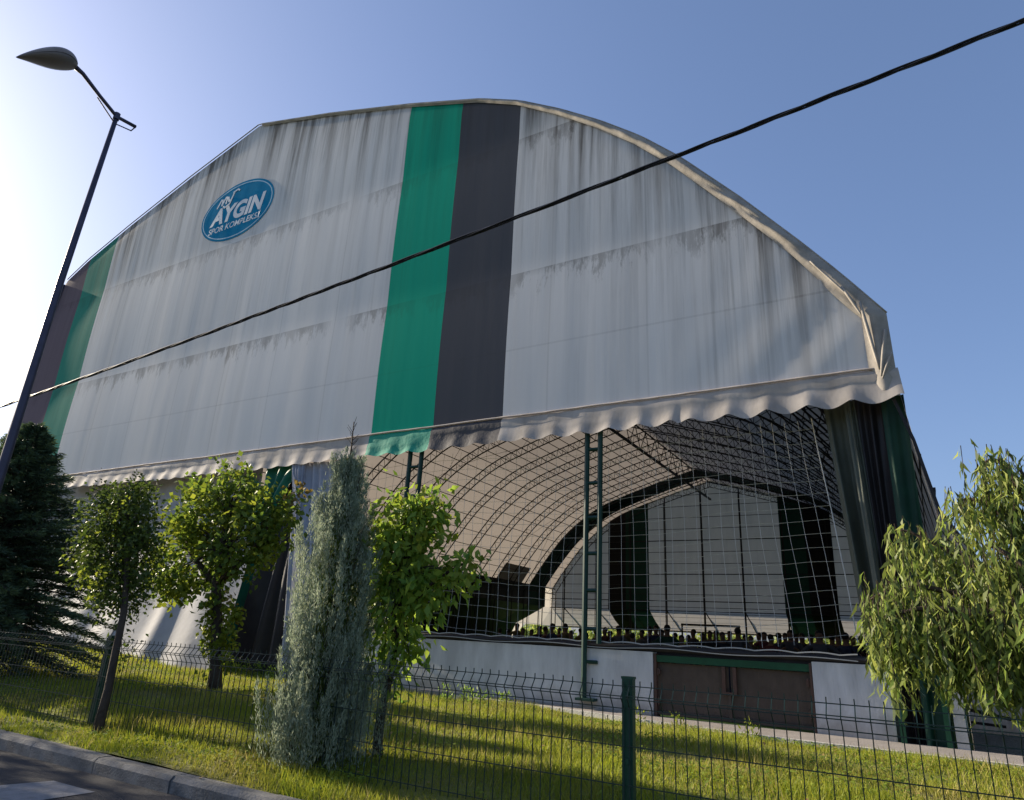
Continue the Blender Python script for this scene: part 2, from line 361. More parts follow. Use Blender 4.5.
for a, b, n, m in ((-2.50, -2.335, 'front_stripe', 'black_pale'), (-2.335, -2.19, 'front_stripe', 'green_pale'), (-2.19, -.945, 'front_cloth', 'white'),
                   (-.945, -.786, 'front_stripe', 'green'), (-.786, -.628, 'front_stripe', 'black'), (-.628, 0.0, 'front_cloth', 'white')):
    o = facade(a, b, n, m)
    o['label'] = {'green_pale': 'pale green stripe at the left end of the front cloth', 'black_pale': 'pale purplish black stripe at the left end of the front cloth', 'green': 'vertical green stripe on the front cloth', 'black': 'vertical black stripe on the front cloth', 'white': 'dirt-streaked white cloth of the front'}[m]

# valance below the weld, scalloped
def valance(u0, u1, m):
    n = max(8, int((u1-u0)*D/.045)); rows = [[] for _ in range(7)]
    for i in range(n+1):
        u = u0+(u1-u0)*i/n
        per = .052 if u < -.3 else .056
        ph = (u/per) % 1
        amp = (.0026+.0022*sm((u+.65)/.5)) if u > -.95 else .0016
        amp *= 1+.5*nz(u*9, 2)
        hem = .3275 + .004*nz(u*3.5, 9) - amp*(2*abs(math.sin(math.pi*ph))**1.3-1)
        hem = hem + .018*sm((-1.55-u)/.7)*.6
        top = .3735+.003*nz(u*5, 4)
        for k in range(7):
            t = k/6; z = top+(hem-top)*t
            v = D-.03-.12*t**1.4*(1+.07*math.cos(2*math.pi*u/per))-.03*nz(u*D*.4, t*3, 3)-.006*t*nz(u*D*3, 1, t)-.03*math.exp(-((t-.15)/.12)**2)
            uu = u+max(0, (u+.03))*t*.10
            rows[k].append((uu*D, v, CH+z*D))
    g = MB(); g.grid(rows[::-1]); o = build(g, 'valance', m, hall, smooth=True)
    return o
valance(-2.12, -.945, 'valw'); valance(-.945, -.786, 'valg')['label'] = 'green piece of the hanging hem'
valance(-.786, -.628, 'valb')['label'] = 'black piece of the hanging hem'; valance(-.628, .004, 'valw')
# folded weld line standing proud above the valance
g = MB(); pts = [(u*D, D-.05-.015*nz(u*30), CH+(.3735+.003*nz(u*5, 4)+.002)*D) for u in np.linspace(-2.12, -.004, 240)]
g.tube(pts, .022, 5); build(g, 'hem_piping', 'valw', hall, smooth=True)

# roof-edge border strip, wrinkled towards the right corner
def border():
    rows = [[] for _ in range(9)]
    S = np.linspace(.02, 1.545, 230)
    path = [(UC+s, prof(UC+s), s/1.545) for s in S] + [(0.0+.002*t, .456-.115*t, 1.0) for t in np.linspace(.05, 1, 26)]
    for i, (u, z, q) in enumerate(path):
        a = path[max(0, i-1)]; b = path[min(len(path)-1, i+1)]
        tx, tz = b[0]-a[0], b[1]-a[1]; l = math.hypot(tx, tz); nx, nz_ = tz/l, -tx/l
        if nz_ > 0: nx, nz_ = -nx, -nz_
        if i >= len(S): nx, nz_ = -1, 0
        elif i > len(S)-8: 
            k = (i-len(S)+8)/8; nx = nx*(1-k)-k; nz_ *= (1-k)
        w = (.009+.013*sm((q-.5)/.45)+.010*sm((q-.93)/.07))
        for k in range(9):
            t = k/8
            wr = .022*sm((q-.55)/.4)*math.sin(q*150+t*4+3*nz(q*18, t*2))*math.sin(math.pi*t) + .018*nz(q*40, t*2.5)*math.sin(math.pi*t)
            rows[k].append(((u+nx*w*t)*D, D-.035-.05*math.sin(math.pi*min(1, t*1.1))-wr, CH+(z+nz_*w*t)*D))
    g = MB(); g.grid(rows); return build(g, 'edge_strip', 'border', hall, smooth=True)
border()
# tension folds gathered at the right corner
g = MB()
for (a, b, w) in (((-.031,.478),(-.018,.372),.028), ((-.052,.508),(-.030,.455),.024), ((-.004,.430),(-.017,.362),.03), ((.0,.395),(-.016,.358),.022), ((-.09,.56),(-.036,.478),.018)):
    pa = []; 
    for t in np.linspace(0, 1, 9):
        u = a[0]+(b[0]-a[0])*t; z = a[1]+(b[1]-a[1])*t
        pa.append((u*D, D-.10-.02*math.sin(math.pi*t), CH+z*D))
    g.tube(pa, [w*(.25+.75*math.sin(math.pi*(t*.8+.15))) for t in np.linspace(0, 1, 9)], 8)
build(g, 'cloth_fold', 'border', hall, smooth=True)

# roof vault
def vstart(u): return 1.0 if u > -2.5 else 1.0+.6*(-2.5-u)
US = [UC-1.545+3.09*i/90 for i in range(91)]
def roof(v0, v1, name, m, side=None, nv=2, off=0.0, us=US):
    g = MB(); rows = []
    for k in range(nv+1):
        r = []
        for u in us:
            vs = max(vstart(u)+.003, v0) if v0 < 1.5 else v0
            v = vs+(v1-vs)*k/nv
            r.append((u*D, v*D, CH+(prof(u)+off)*D-.05*abs(math.sin(math.pi*(v-1)/BAY))))
        rows.append(r)
    g.grid(rows); return build(g, name, m, hall, smooth=True)
roof(1.0, 5.53, 'roof_cloth', 'roof', nv=74)
roof(5.53, 5.84, 'roof_stripe', 'roofdark', nv=5)['label'] = 'dark green band across the roof'
roof(5.84, HL+.01, 'roof_cloth', 'roof', nv=3)
g = MB(); us = [-3.09+.006*i for i in range(17)]
g.grid([[(u*D+.02, v*D, CH+prof(u)*D-.09) for u in us if u > -3.085+.03*0] for v in (4.95, 5.1, 5.25, 5.38)])
build(g, 'roof_dark_area', 'patch', hall, smooth=True)['label'] = 'dark grey patch low on the left of the roof'  # darker grey area laid just inside the roof cloth
# front left return
g = MB(); a = []; b = []
for k in range(24):
    z = -.09+(1.08+.09)*k/23; a.append((uleft(z)*D+.0, D+.03, CH+z*D)); 
    zz = min(z, prof(-3.085)) if False else z
    fr = 1.0
    uu = -3.09 if z <= .456 else float(np.interp(z, [.456, .71, 1.038, 1.09], [-3.09, -2.90, -2.56, -2.50]))
    b.append((uu*D, vstart(uu)*D+.02, CH+z*D))
g.grid([a, b]); build(g, 'side_cloth', 'border', hall, smooth=True)
# pipe edging seen on the left front corner
g = MB(); g.tube([(uleft(z)*D-.04, D-.02, CH+z*D) for z in np.linspace(.2, 1.085, 20)], .07, 6); build(g, 'corner_pipe', 'lampp', hall, smooth=True)
g = MB(); g.tube([(u*D, D-.02, CH+prof(u)*D+.02) for u in np.linspace(-2.46, -.0, 120)], .018, 6); build(g, 'roof_edge_pipe', 'border', hall, smooth=True)

# arch trusses with legs
def arc(off, n=64, half=None):
    out = []
    for i in range(n+1):
        u = UC-1.545+3.09*i/n; z = prof(u)
        e = .002; dz = (prof(min(0, u+e))-prof(max(-3.09, u-e))); du = (min(0, u+e)-max(-3.09, u-e)); l = math.hypot(du, dz)
        nx, nz_ = dz/l, -du/l
        out.append(((u+nx*off)*D, CH+(z+nz_*off)*D))
    return out
def truss(v, name='arch_truss'):
    y = v*D; A = arc(.014, 60); B = arc(.062, 60)
    if v < 1.2:
        A = [p for p in A if p[0] > -2.48*D]; B = [p for p in B if p[0] > -2.48*D]
    g = MB(); 
    for C_, r in ((A, .045), (B, .045)): g.tube([(x, y, z) for x, z in C_], r, 4)
    if v > 1.2:
        for s, C_ in ((0, A), (0, B)): pass
        for e in (0, -1):
            x = A[e][0]; g.tube([(x, y, A[e][1]), (x, y, .05)], .05, 4); x2 = B[e][0]; g.tube([(x2, y, B[e][1]), (x2, y, .05)], .05, 4)
    o = build(g, name, 'steel', hall)
    h = MB(); A2 = arc(.014, 150); B2 = arc(.062, 150)
    for i in range(0, 150):
        p, q = (A2[i], B2[i+1]) if i % 2 else (B2[i], A2[i+1])
        if v < 1.2 and min(p[0], q[0]) < -2.48*D: continue
        h.tube([(p[0], y, p[1]), (q[0], y, q[1])], .020, 3, cap=False)
    build(h, 'lacing', 'steel', o)
for k in range(19):
    truss(1+BAY*k/2 + (.02 if k == 0 else 0) - (.012 if k == 18 else 0))
# purlins
for i in range(1, 42):
    s = -1.545+3.09*i/42; u = UC+s
    if abs(s) < .03: continue
    v0 = vstart(u)+.02
    g = MB(); z = CH+prof(u)*D-.17; g.tube([(u*D, v0*D, z), (u*D, HL*D-.1, z)], .03, 4); build(g, 'purlin', 'steel', hall)
# ridge girder
g = MB(); zt, zb = CH+1.385*D, CH+1.235*D
g.tube([(UC*D, D+.3, zt), (UC*D, HL*D, zt)], .06, 4); g.tube([(UC*D, D+.3, zb), (UC*D, HL*D, zb)], .11, 4)
ridge = build(g, 'ridge_girder', 'steel', hall)
g = MB(); y = D+.3; k = 0
while y < HL*D-1.2:
    g.tube([(UC*D, y, zt if k % 2 else zb), (UC*D, y+1.1, zb if k % 2 else zt)], .035, 3, cap=False); y += 1.1; k += 1
build(g, 'lacing', 'steel', ridge)
# eave beams
for u in (-3.06, -.03):
    g = MB(); v0 = 1.38 if u < -1 else 1.02
    for z in (.452, .405): g.tube([(u*D, v0*D, CH+z*D), (u*D, HL*D, CH+z*D)], .06, 4)
    y = v0*D; k = 0
    while y < HL*D-.7:
        g.tube([(u*D, y, CH+(.452 if k % 2 else .405)*D), (u*D, y+.7, CH+(.405 if k % 2 else .452)*D)], .02, 3, cap=False); y += .7; k += 1
    build(g, 'eave_beam', 'steel', hall)
# wind bracing rods under the roof
for kb in (1, 4, 7):
    g = MB()
    for (ua, ub) in ((-2.98, -2.2), (-2.2, -2.98), (-2.2, -1.6), (-1.6, -2.2)):
        pts = []
        for t in np.linspace(0, 1, 9):
            u = ua+(ub-ua)*t; pts.append((u*D, (1+BAY*(kb+t))*D, CH+prof(u)*D-.22))
        g.tube(pts, .015, 3)
    build(g, 'bracing', 'steel', hall)

# side skirts below the eaves
KZ, SZ, FL = .284, .128, .32
def side(v0, v1, sgn, m, label=None, low=-.1):
    g = MB(); ue = -3.085 if sgn < 0 else -.002; rows = []
    if sgn < 0: pf = [(.456, 0), (KZ, 0), (SZ, .30), (low, .42)]
    else: pf = [(.456, 0), (.342, .004), (.271, .012), (.178, .026), (.12, .055), (.03, .085), (low, .095)]
    for z, o in pf:
        rows.append([((ue+sgn*o)*D+.03*nz(v*6, z*3), v*D, CH+z*D) for v in np.linspace(v0, v1, 24)])
    g.grid(rows); o = build(g, 'side_skirt', m, hall, smooth=False)
    if label: o['label'] = label
side(1.40, 5.53, -1, 'sheetblack'); side(5.53, 5.84, -1, 'roofdark'); side(5.84, HL, -1, 'endw', 'pale last piece of the left side skirt', low=-.06)  # black left bays stand in for the shaded view through the open side
side(1.003, HL, 1, 'sheet', 'grey cloth flaring out at the right side of the hall')
g = MB(); g.add([(-3.085*D, HL*D, CH+KZ*D), (-3.385*D, HL*D, CH+SZ*D), (-3.3*D, (HL+.2)*D, CH+SZ*D), (-3.085*D, (HL+FL)*D, CH+SZ*D)], [(0,1,2), (0,2,3)]); build(g, 'corner_skirt', 'endw', hall)
# dark lattice frame on the right side
g = MB()
for k in range(0, 7):
    v = 1.0+.12*k; pf = [(.33, .0), (.271, .016), (.178, .032), (.12, .062)]
    g.tube([((o-.006)*D, v*D, CH+z*D) for z, o in pf], .03, 4)
for z, o in ((.30, .010), (.25, .02), (.205, .03), (.16, .042)):
    g.tube([((o-.006)*D, D, CH+z*D), ((o-.006)*D, D*1.75, CH+z*D)], .03, 4)
build(g, 'side_frame', 'steel', hall)

# far end wall
def endstrip(u0, u1, m, name, label=None):
    n = max(2, int((u1-u0)/.03)); g = MB(); a = []; b = []
    nk = 12; rows = []
    for k in range(nk+1):
        r = []
        for i in range(n+1):
            u = u0+(u1-u0)*i/n; t = k/nk; z = KZ+(prof(u)+.012-KZ)*t
            r.append((u*D, HL*D+.04*nz(u*20, z*4), CH+z*D))
        rows.append(r)
    lo = [((u0+(u1-u0)*i/n)*D, (HL+.16)*D, CH+(KZ+SZ)/2*D-.12) for i in range(n+1)]
    lo2 = [((u0+(u1-u0)*i/n)*D, (HL+FL)*D, CH+SZ*D) for i in range(n+1)]
    g.grid([lo2, lo]+rows); o = build(g, name, m, hall, smooth=False)
    if label: o['label'] = label
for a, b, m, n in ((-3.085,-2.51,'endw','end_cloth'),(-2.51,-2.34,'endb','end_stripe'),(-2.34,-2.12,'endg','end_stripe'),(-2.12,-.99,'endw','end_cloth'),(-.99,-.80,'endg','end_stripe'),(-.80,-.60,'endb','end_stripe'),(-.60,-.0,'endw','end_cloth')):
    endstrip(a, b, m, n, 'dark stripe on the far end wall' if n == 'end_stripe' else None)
for i in range(9):
    u = -3.0+.329*i+.06; g = MB(); y = HL*D-.35
    g.tube([(u*D, y, .0), (u*D, y, CH+prof(u)*D-.3)], .075, 4); g.tube([(u*D, y-.35, .0), (u*D, y-.35, CH+prof(u)*D-.9)], .035, 4)
    g.tube([(u*D, y, CH+KZ*D), (u*D+.1, (HL+FL)*D-.1, CH+SZ*D+.05)], .05, 4)
    build(g, 'end_column', 'steel', hall)
for j, z in enumerate((.284, .315, .365, .42, .50, .59, .68, .78, .88, .98, 1.08, 1.18, 1.28)):
    hw = float(np.interp(z, PZ[::-1], PS[::-1])) if z > .456 else 1.545
    g = MB(); g.tube([((UC-hw)*D, HL*D-.25, CH+z*D), ((UC+hw)*D, HL*D-.25, CH+z*D)], .055 if j in (0, 2, 5, 8) else .03, 4); build(g, 'end_rail', 'steel', hall)
for j in range(5):
    t = (j+.5)/5; z = KZ+(SZ-KZ)*t
    g = MB(); g.tube([(-3.08*D, (HL+FL*t)*D-.12, CH+z*D-.0), (0, (HL+FL*t)*D-.12, CH+z*D)], .022, 3); build(g, 'end_rail', 'steel', hall)
g = MB(); g.tube([(-3.3*D, (HL+FL)*D, CH+SZ*D), (.1*D, (HL+FL)*D, CH+SZ*D)], .12, 5); build(g, 'end_hem', 'border', hall)

# front ladder columns
def ladder(u0, du, foot, z0=.0):
    g = MB(); y = D-.01
    top = CH+.345*D
    g.tube([(u0*D, y, foot), (u0*D, y, top)], .05, 8); g.tube([((u0+du)*D, y, z0), ((u0+du)*D, y, top)], .05, 8)
    g.box(((u0)*D-.10, y-.12, foot-.02), ((u0)*D+.22, y+.06, foot+.02))
    g.tube([(u0*D, y, .93), (u0*D+.22, y+.05, .93)], .03, 6)
    o = build(g, 'front_column', 'gsteel', hall, smooth=False)
    z = 1.45
    while z < top-.2:
        h = MB(); h.tube([(u0*D, y, z), ((u0+du)*D, y, z)], .035, 5); build(h, 'rung', 'gsteel', o); z += .62
ladder(-.458, .0235, .36, 1.22); ladder(-.835, .028, 1.2, 1.2)

# hanging sheets inside the hem
def drape(name, m, top, bot, nf, amp, y0, y1, label=None, ns=60, nt=22, waves=1.0, cross=None, sag=0):
    """top, bot: ((u,z),(u,z)) left and right ends; folds run down the sheet"""
    rows = []
    for k in range(nt+1):
        t = k/nt; r = []
        for i in range(ns+1):
            s = i/ns
            ut = top[0][0]+(top[1][0]-top[0][0])*s; zt = top[0][1]+(top[1][1]-top[0][1])*s
            ub = bot[0][0]+(bot[1][0]-bot[0][0])*s; zb = bot[0][1]+(bot[1][1]-bot[0][1])*s
            tt = t**1.0; u = ut+(ub-ut)*tt; z = zt+(zb-zt)*tt
            if cross: u += cross*math.sin(math.pi*tt)*(s-.5)
            fold = amp*math.sin(2*math.pi*nf*s+2.2*nz(s*3, t*1.2, nf)+t*waves)+amp*.8*nz(s*nf*1.6, t*2.2, 4)
            y = y0+(y1-y0)*tt - fold*(.5+.5*tt) + sag*math.sin(math.pi*tt)
            yb = y0+(y1-y0)*tt; r.append((u*yb, y, CH+z*yb))
        rows.append(r)
    g = MB(); g.grid(rows); o = build(g, name, m, hall, smooth=True)
    if label: o['label'] = label
    return o
# right-hand bundle
drape('curtain', 'olive', ((-.094,.335),(-.064,.335)), ((-.066,-.10),(-.042,-.10)), 1.2, .10, 11.35, 11.45, 'olive grey curtain at the right end of the opening')
drape('curtain', 'gsteel' if False else 'olive', ((-.068,.335),(-.054,.335)), ((-.050,-.10),(-.038,-.10)), .6, .10, 11.15, 11.2)
drape('curtain', 'sheetblack', ((-.056,.335),(-.018,.335)), ((-.044,-.10),(-.018,-.10)), 2.2, .07, 11.25, 11.25, 'black curtain at the right end of the opening')
drape('curtain', 'dkgreen', ((-.022,.335),(.006,.335)), ((-.022,-.10),(.006,-.10)), 1.1, .05, 11.14, 11.10, 'dark green curtain at the right end of the opening')
# left-hand sheets
drape('curtain', 'sheetblue', ((-1.150,.334),(-1.03,.330)), ((-1.098,-.105),(-.955,-.105)), 5, .09, 11.0, 10.75, 'pale bluish white curtain left of the low wall')
drape('curtain', 'sheetblue', ((-1.165,.334),(-1.125,.334)), ((-1.112,.16),(-1.10,.16)), 4, .07, 10.9, 10.85)
drape('curtain', 'sheetblack', ((-1.175,.33),(-1.09,.33)), ((-1.262,-.115),(-1.085,-.115)), 2.6, .13, 11.25, 10.95, 'crumpled black sheet hanging left of the pale curtain')
drape('curtain', 'sheetgreen', ((-1.245,.335),(-1.135,.335)), ((-1.235,.245),(-1.21,.235)), 2.5, .08, 11.1, 10.95, 'dark green sheet bunched under the hem')
drape('curtain', 'sheetgreen', ((-1.31,.33),(-1.20,.25)), ((-1.325,-.115),(-1.235,-.115)), 2, .10, 11.2, 11.05, 'green sheet hanging behind the young tree')
drape('front_skirt', 'sheet', ((-1.60,.336),(-1.26,.336)), ((-1.74,-.075),(-1.325,-.112)), 2.4, .05, 11.35, 9.9, 'sagging grey white cloth skirt reaching the lawn', 90, 30, 2.0, sag=.25)
drape('front_skirt', 'sheet', ((-2.03,.342),(-1.585,.336)), ((-2.25,-.05),(-1.72,-.075)), 3.0, .055, 11.4, 9.9, 'sagging grey white cloth skirt reaching the lawn', 90, 30, 2.5, sag=.3)
drape('front_skirt', 'sheet', ((-2.54,.36),(-2.02,.342)), ((-2.75,-.03),(-2.23,-.05)), 2.6, .06, 11.4, 10.0, None, 90, 30, 1.5, sag=.3)

# logo
def ell(cu, cz, a, b, y, n=64, y2=None):
    g = MB(); g.add([((cu*D)+a*math.cos(2*math.pi*i/n), y, CH+cz*D+b*math.sin(2*math.pi*i/n)) for i in range(n)], [tuple(range(n))]); return g
LU, LZ = -1.564, 1.111; LA, LB = 1.70, 1.04
YL = D-.066
YL = 0.0
def logo_fit(o_, off):
    me = o_.data; b_ = Vector(hall['_base'])
    for v_ in me.vertices:
        w_ = v_.co+b_; v_.co.y = D-foff(w_.x/D, (w_.z-CH)/D)-off-b_.y
g = MB(); nr, na = 14, 72
P_ = [(LU*D, 0, CH+LZ*D)]+[(LU*D+LA*r_/nr*math.cos(2*math.pi*k/na), 0, CH+LZ*D+LB*r_/nr*math.sin(2*math.pi*k/na)) for r_ in range(1, nr+1) for k in range(na)]
F_ = [(0, 1+k, 1+(k+1) % na) for k in range(na)]+[(1+r_*na+k, 1+(r_+1)*na+k, 1+(r_+1)*na+(k+1) % na, 1+r_*na+(k+1) % na) for r_ in range(nr-1) for k in range(na)]
g.add(P_, F_)
lo = build(g, 'logo', 'logoblue', hall); lo['label'] = 'blue oval logo with white lettering'; logo_fit(lo, .012)
def ring(a, b, w, y):
    g = MB(); n = 72; P = []
    for i in range(n):
        c, s = math.cos(2*math.pi*i/n), math.sin(2*math.pi*i/n)
        P += [(LU*D+a*c, y, CH+LZ*D+b*s), (LU*D+(a-w)*c, y, CH+LZ*D+(b-w)*s)]
    g.add(P, [(2*i, 2*((i+1) % n), 2*((i+1) % n)+1, 2*i+1) for i in range(n)]); return g
logo_fit(build(ring(LA-.07, LB-.07, .035, YL-.004), 'logo_ring', 'logoring', lo), .016)
def text(s, x, z, size, shear, bold, y, name, sx=1.0):
    c = bpy.data.curves.new(name, 'FONT'); c.body = s; c.size = size; c.shear = shear; c.offset = bold; c.extrude = 0; c.align_x = 'CENTER'
    c.space_character = 1.0
    t = bpy.data.objects.new(name, c); COL.objects.link(t)
    dg = bpy.context.evaluated_depsgraph_get(); me = bpy.data.meshes.new_from_object(t.evaluated_get(dg)); bpy.data.objects.remove(t)
    base = Vector(hall['_base'])
    for v in me.vertices:
        X, Y, Zz = v.co; v.co = Vector((x+X*sx, y-Zz, z+Y))-base
    me.materials.clear(); me.materials.append(M['logowhite']); o = bpy.data.objects.new(name, me); COL.objects.link(o); o.parent = lo; logo_fit(o, .018)
    return o
zc = CH+LZ*D; xc = LU*D
text('AYGIN', xc+.02, zc-.28, .80, .22, .034, YL-.006, 'lettering', .98)
text('SPOR KOMPLEKSİ', xc-.02, zc-.60, .29, .15, .004, YL-.006, 'lettering', 1.05)
g = MB()
ek = [0]
def stroke(pts, w):
    for (a, b) in zip(pts, pts[1:]):
        ek[0] += 1; YE = YL-.006-.0012*ek[0]
        dx, dz = b[0]-a[0], b[1]-a[1]; l = math.hypot(dx, dz) or 1; px, pz = -dz/l*w/2, dx/l*w/2; ex, ez = dx/l*w*.3, dz/l*w*.3
        g.add([(xc+a[0]+px-ex, YE, zc+a[1]+pz-ez), (xc+a[0]-px-ex, YE, zc+a[1]-pz-ez), (xc+b[0]-px+ex, YE, zc+b[1]-pz+ez), (xc+b[0]+px+ex, YE, zc+b[1]+pz+ez)], [(0,1,2,3)])
stroke([(-1.02,.36),(-.88,.62),(-.80,.60),(-.80,.40),(-.66,.66),(-.58,.64),(-.60,.42)], .07)
stroke([(-.52,.62),(-.46,.46),(-.36,.48),(-.26,.74)], .07); stroke([(-.26,.74),(-.40,.34),(-.62,.26),(-.70,.33)], .06)
stroke([(-.30,.74),(-.10,.80),(-.02,.74)], .06)
em = build(g, 'emblem', 'logowhite', lo)
for v_ in em.data.vertices: v_.co.y += D-foff((v_.co.x+hall['_base'][0])/D, (v_.co.z+hall['_base'][2]-CH)/D)-.013

# ---------------------------------------------------------------- low wall, gate, net
wallo = empty('low_wall', (-6, 11.15, .1), 'low grey painted wall between the pale curtain and the brown gate', 'wall')
def wallpiece(u0, u1, root, zt=-.010):
    g = MB(); n = 24; x0, x1 = u0*D, u1*D
    g.box((x0, 11.06, .05), (x1, 11.26, CH+zt*D)); build(g, 'wall_body', 'wall', root)
wallpiece(-1.02, -.353, wallo)
g = MB(); g.box((-1.02*D, 11.0, .05), (-.353*D, 11.057, .245)); build(g, 'plinth', 'plinth', wallo)
w2 = empty('low_wall', (-1.0, 11.15, .1), 'short grey painted wall piece right of the brown gate', 'wall'); wallpiece(-.140, -.052, w2)
g = MB(); g.box((-.140*D, 11.0, .05), (-.052*D, 11.057, .20)); build(g, 'plinth', 'plinth', w2)
g = MB(); x0 = -7.5
for i in range(36):
    xa = x0+.45*i
    if xa > 9: break
    g.add([(xa, apron_y(xa)-.012, .225), (xa+.43, apron_y(xa+.43)-.012, .225), (xa+.43, apron_y(xa+.43)+.06, .225), (xa, apron_y(xa)+.06, .225),
           (xa, apron_y(xa)-.012, .12), (xa+.43, apron_y(xa+.43)-.012, .12)], [(0,1,2,3), (4,5,1,0)])
tag(build(g, 'pavement_edge', 'apronedge'), kind='structure')
# coping pipe + rope
pipe = MB(); pipe.tube([(-1.02*D, 11.10, CH-.005*D), (-.04*D, 11.10, CH-.005*D)], .05, 8)
po = build(pipe, 'rail_pipe', 'steel'); tag(po, 'long black pipe lying along the top of the low wall and over the gate', 'pipe')
gate = empty('metal_gate', (-2.7, 11.1, .2), 'wide brown two-leaf metal gate under a green beam in the low wall', 'gate')
gx0, gx1, gc = -.352*D, -.141*D, -.247*D
g = MB(); g.box((gx0, 11.1, 1.0), (gx1, 11.22, 1.10)); build(g, 'beam', 'gbeam', gate)
g = MB(); g.box((gx0, 11.24, 1.10), (gx1, 11.27, 1.22)); build(g, 'recess_shade', 'sheetblack', gate)  # black board puts in the shade of the recess above the beam
for a, b in ((gx0+.02, gc-.01), (gc+.01, gx1-.02)):
    g = MB(); n = 14
    rows = [[(a+(b-a)*i/n, 11.16+(.003 if i % 2 else -.003), z) for i in range(n+1)] for z in (.24, .6, .99)]
    g.grid(rows); build(g, 'leaf_panel', 'gate', gate)
for x in (gc-.10, gc+.06):
    g = MB(); g.box((x, 11.09, .62 if x > gc else .62), (x+.05, 11.14, .99)); build(g, 'frame_bar', 'gateframe', gate)
g = MB(); g.box((gc-.02, 11.10, .24), (gc+.02, 11.14, .62)); g.box((gx0+.03, 11.11, .24), (gx1-.03, 11.14, .29)); build(g, 'frame_bar', 'gate', gate)
g = MB(); g.box((gc-.10, 11.08, .60), (gc+.11, 11.13, .64)); build(g, 'latch', 'gateframe', gate)
g = MB(); g.box((gx0, 11.08, .2), (gx0+.04, 11.24, 1.12)); g.box((gx1-.03, 11.08, .2), (gx1, 11.24, 1.12)); build(g, 'gate_post', 'gateframe', gate)
for x_ in (gx0+.03, gx1-.09):
    for z_ in (.40, .82):
        g = MB(); g.box((x_, 11.10, z_), (x_+.06, 11.145, z_+.07)); g.tube([(x_+.03, 11.10, z_-.02), (x_+.03, 11.10, z_+.09)], .012, 6); build(g, 'hinge', 'gateframe', gate)
# pillar, right-hand wall and things beyond
pil = MB(); pil.box((.008*D, 11.0, .1), (.021*D, 11.16, 1.6)); tag(build(pil, 'pillar', 'apronedge'), 'narrow pale concrete pillar beside the dark green curtain', 'pillar')
g = MB(); g.box((-.048*D, 10.98, .2), (-.042*D, 11.04, 1.5)); g.box((-.002*D, 10.98, .2), (.004*D, 11.04, 1.5))
tag(build(g, 'door_frame', 'gbeam'), 'narrow green metal frame standing round the curtained opening right of the wall', 'door frame')
rw = empty('side_wall', (1.2, 12.6, .1), 'beige wall partly hidden by the drooping tree at the right edge', 'wall')
g = MB(); g.box((.3, 12.5, .0), (.95, 12.7, 1.45)); build(g, 'wall_body', 'wall', rw)
g = MB(); g.box((.95, 12.52, .0), (4.5, 12.7, 1.3)); build(g, 'wall_body', 'apron', rw)
g = MB(); g.box((.3, 12.3, .0), (4.5, 12.45, .33)); build(g, 'base_strip', 'plinth', rw)
g = MB(); g.tube([(.3, 12.2, .62), (.9, 12.18, .52), (1.4, 12.18, .46), (4.2, 12.2, .44)], .025, 6); g.tube([(.3, 12.22, .46), (.7, 12.2, .44)], .02, 6)
tag(build(g, 'water_pipe', 'steel'), 'thin black pipes running along the foot of the beige wall', 'pipe')

# net
net = empty('ball_net', (-5, 11.5, 1.2), 'white square-mesh ball net hanging across the open side above the low wall', 'net')
g = MB(); NY = 11.55; ND = NY/D
def netpt(u, z):
    # gathered towards the right-hand edge
    e = sm((u+.36)/.3); lift = .035*e*e*max(0, 1-z/.30)+.012*math.sin((u+1)*9)*(1-e)
    return ((u+.006*nz(u*8, z*6)-.030*e*(z/.3))*D, NY+.10*nz(u*5, z*5, 2), CH+(z+lift*(.3-z)/.3*0+lift*.6+.003*nz(u*20, z*9))*D)
us = [-1.0+.0208*i for i in range(45)]
for u in us: g.tube([netpt(u, z) for z in np.linspace(-.004, .33, 24)], .0036, 3, cap=False)
for j in range(16):
    z = .006+.0206*j
    g.tube([netpt(u, z) for u in np.linspace(us[0], us[-1], 110)], .0036, 3, cap=False)
build(g, 'mesh', 'net', net)
g = MB(); ue = us[-1]; g.tube([netpt(ue, z) for z in np.linspace(-.004, .33, 24)], .009, 5); build(g, 'edge_rope', 'net', net)
g = MB(); ur = np.linspace(us[0], us[-1], 220)
g.tube([(u*D, 11.0+.03, CH+(-.0005+.0022*abs(math.sin(u*60)))*D) for u in ur], .012, 4)
g.tube([(u*D, 11.0+.0, CH+(-.006+.0016*math.sin(u*33))*D) for u in ur], .009, 4); build(g, 'lashing', 'rope', net)

# ---------------------------------------------------------------- goal
goal = empty('football_goal', (-11.5, 44, 0), 'football goal frame standing far inside the hall behind the people', 'goal')
a, b = at(682, 623, 44), at(739, 626, 44); zt = 2.55
g = MB(); g.tube([(a.x, 44, 0), (a.x, 44, zt)], .06, 6); build(g, 'post', 'steel', goal)
g = MB(); g.tube([(b.x, 44, 0), (b.x, 44, zt)], .06, 6); build(g, 'post', 'steel', goal)
g = MB(); g.tube([(a.x-.06, 44, zt), (b.x+.06, 44, zt)], .06, 6); build(g, 'crossbar', 'steel', goal)

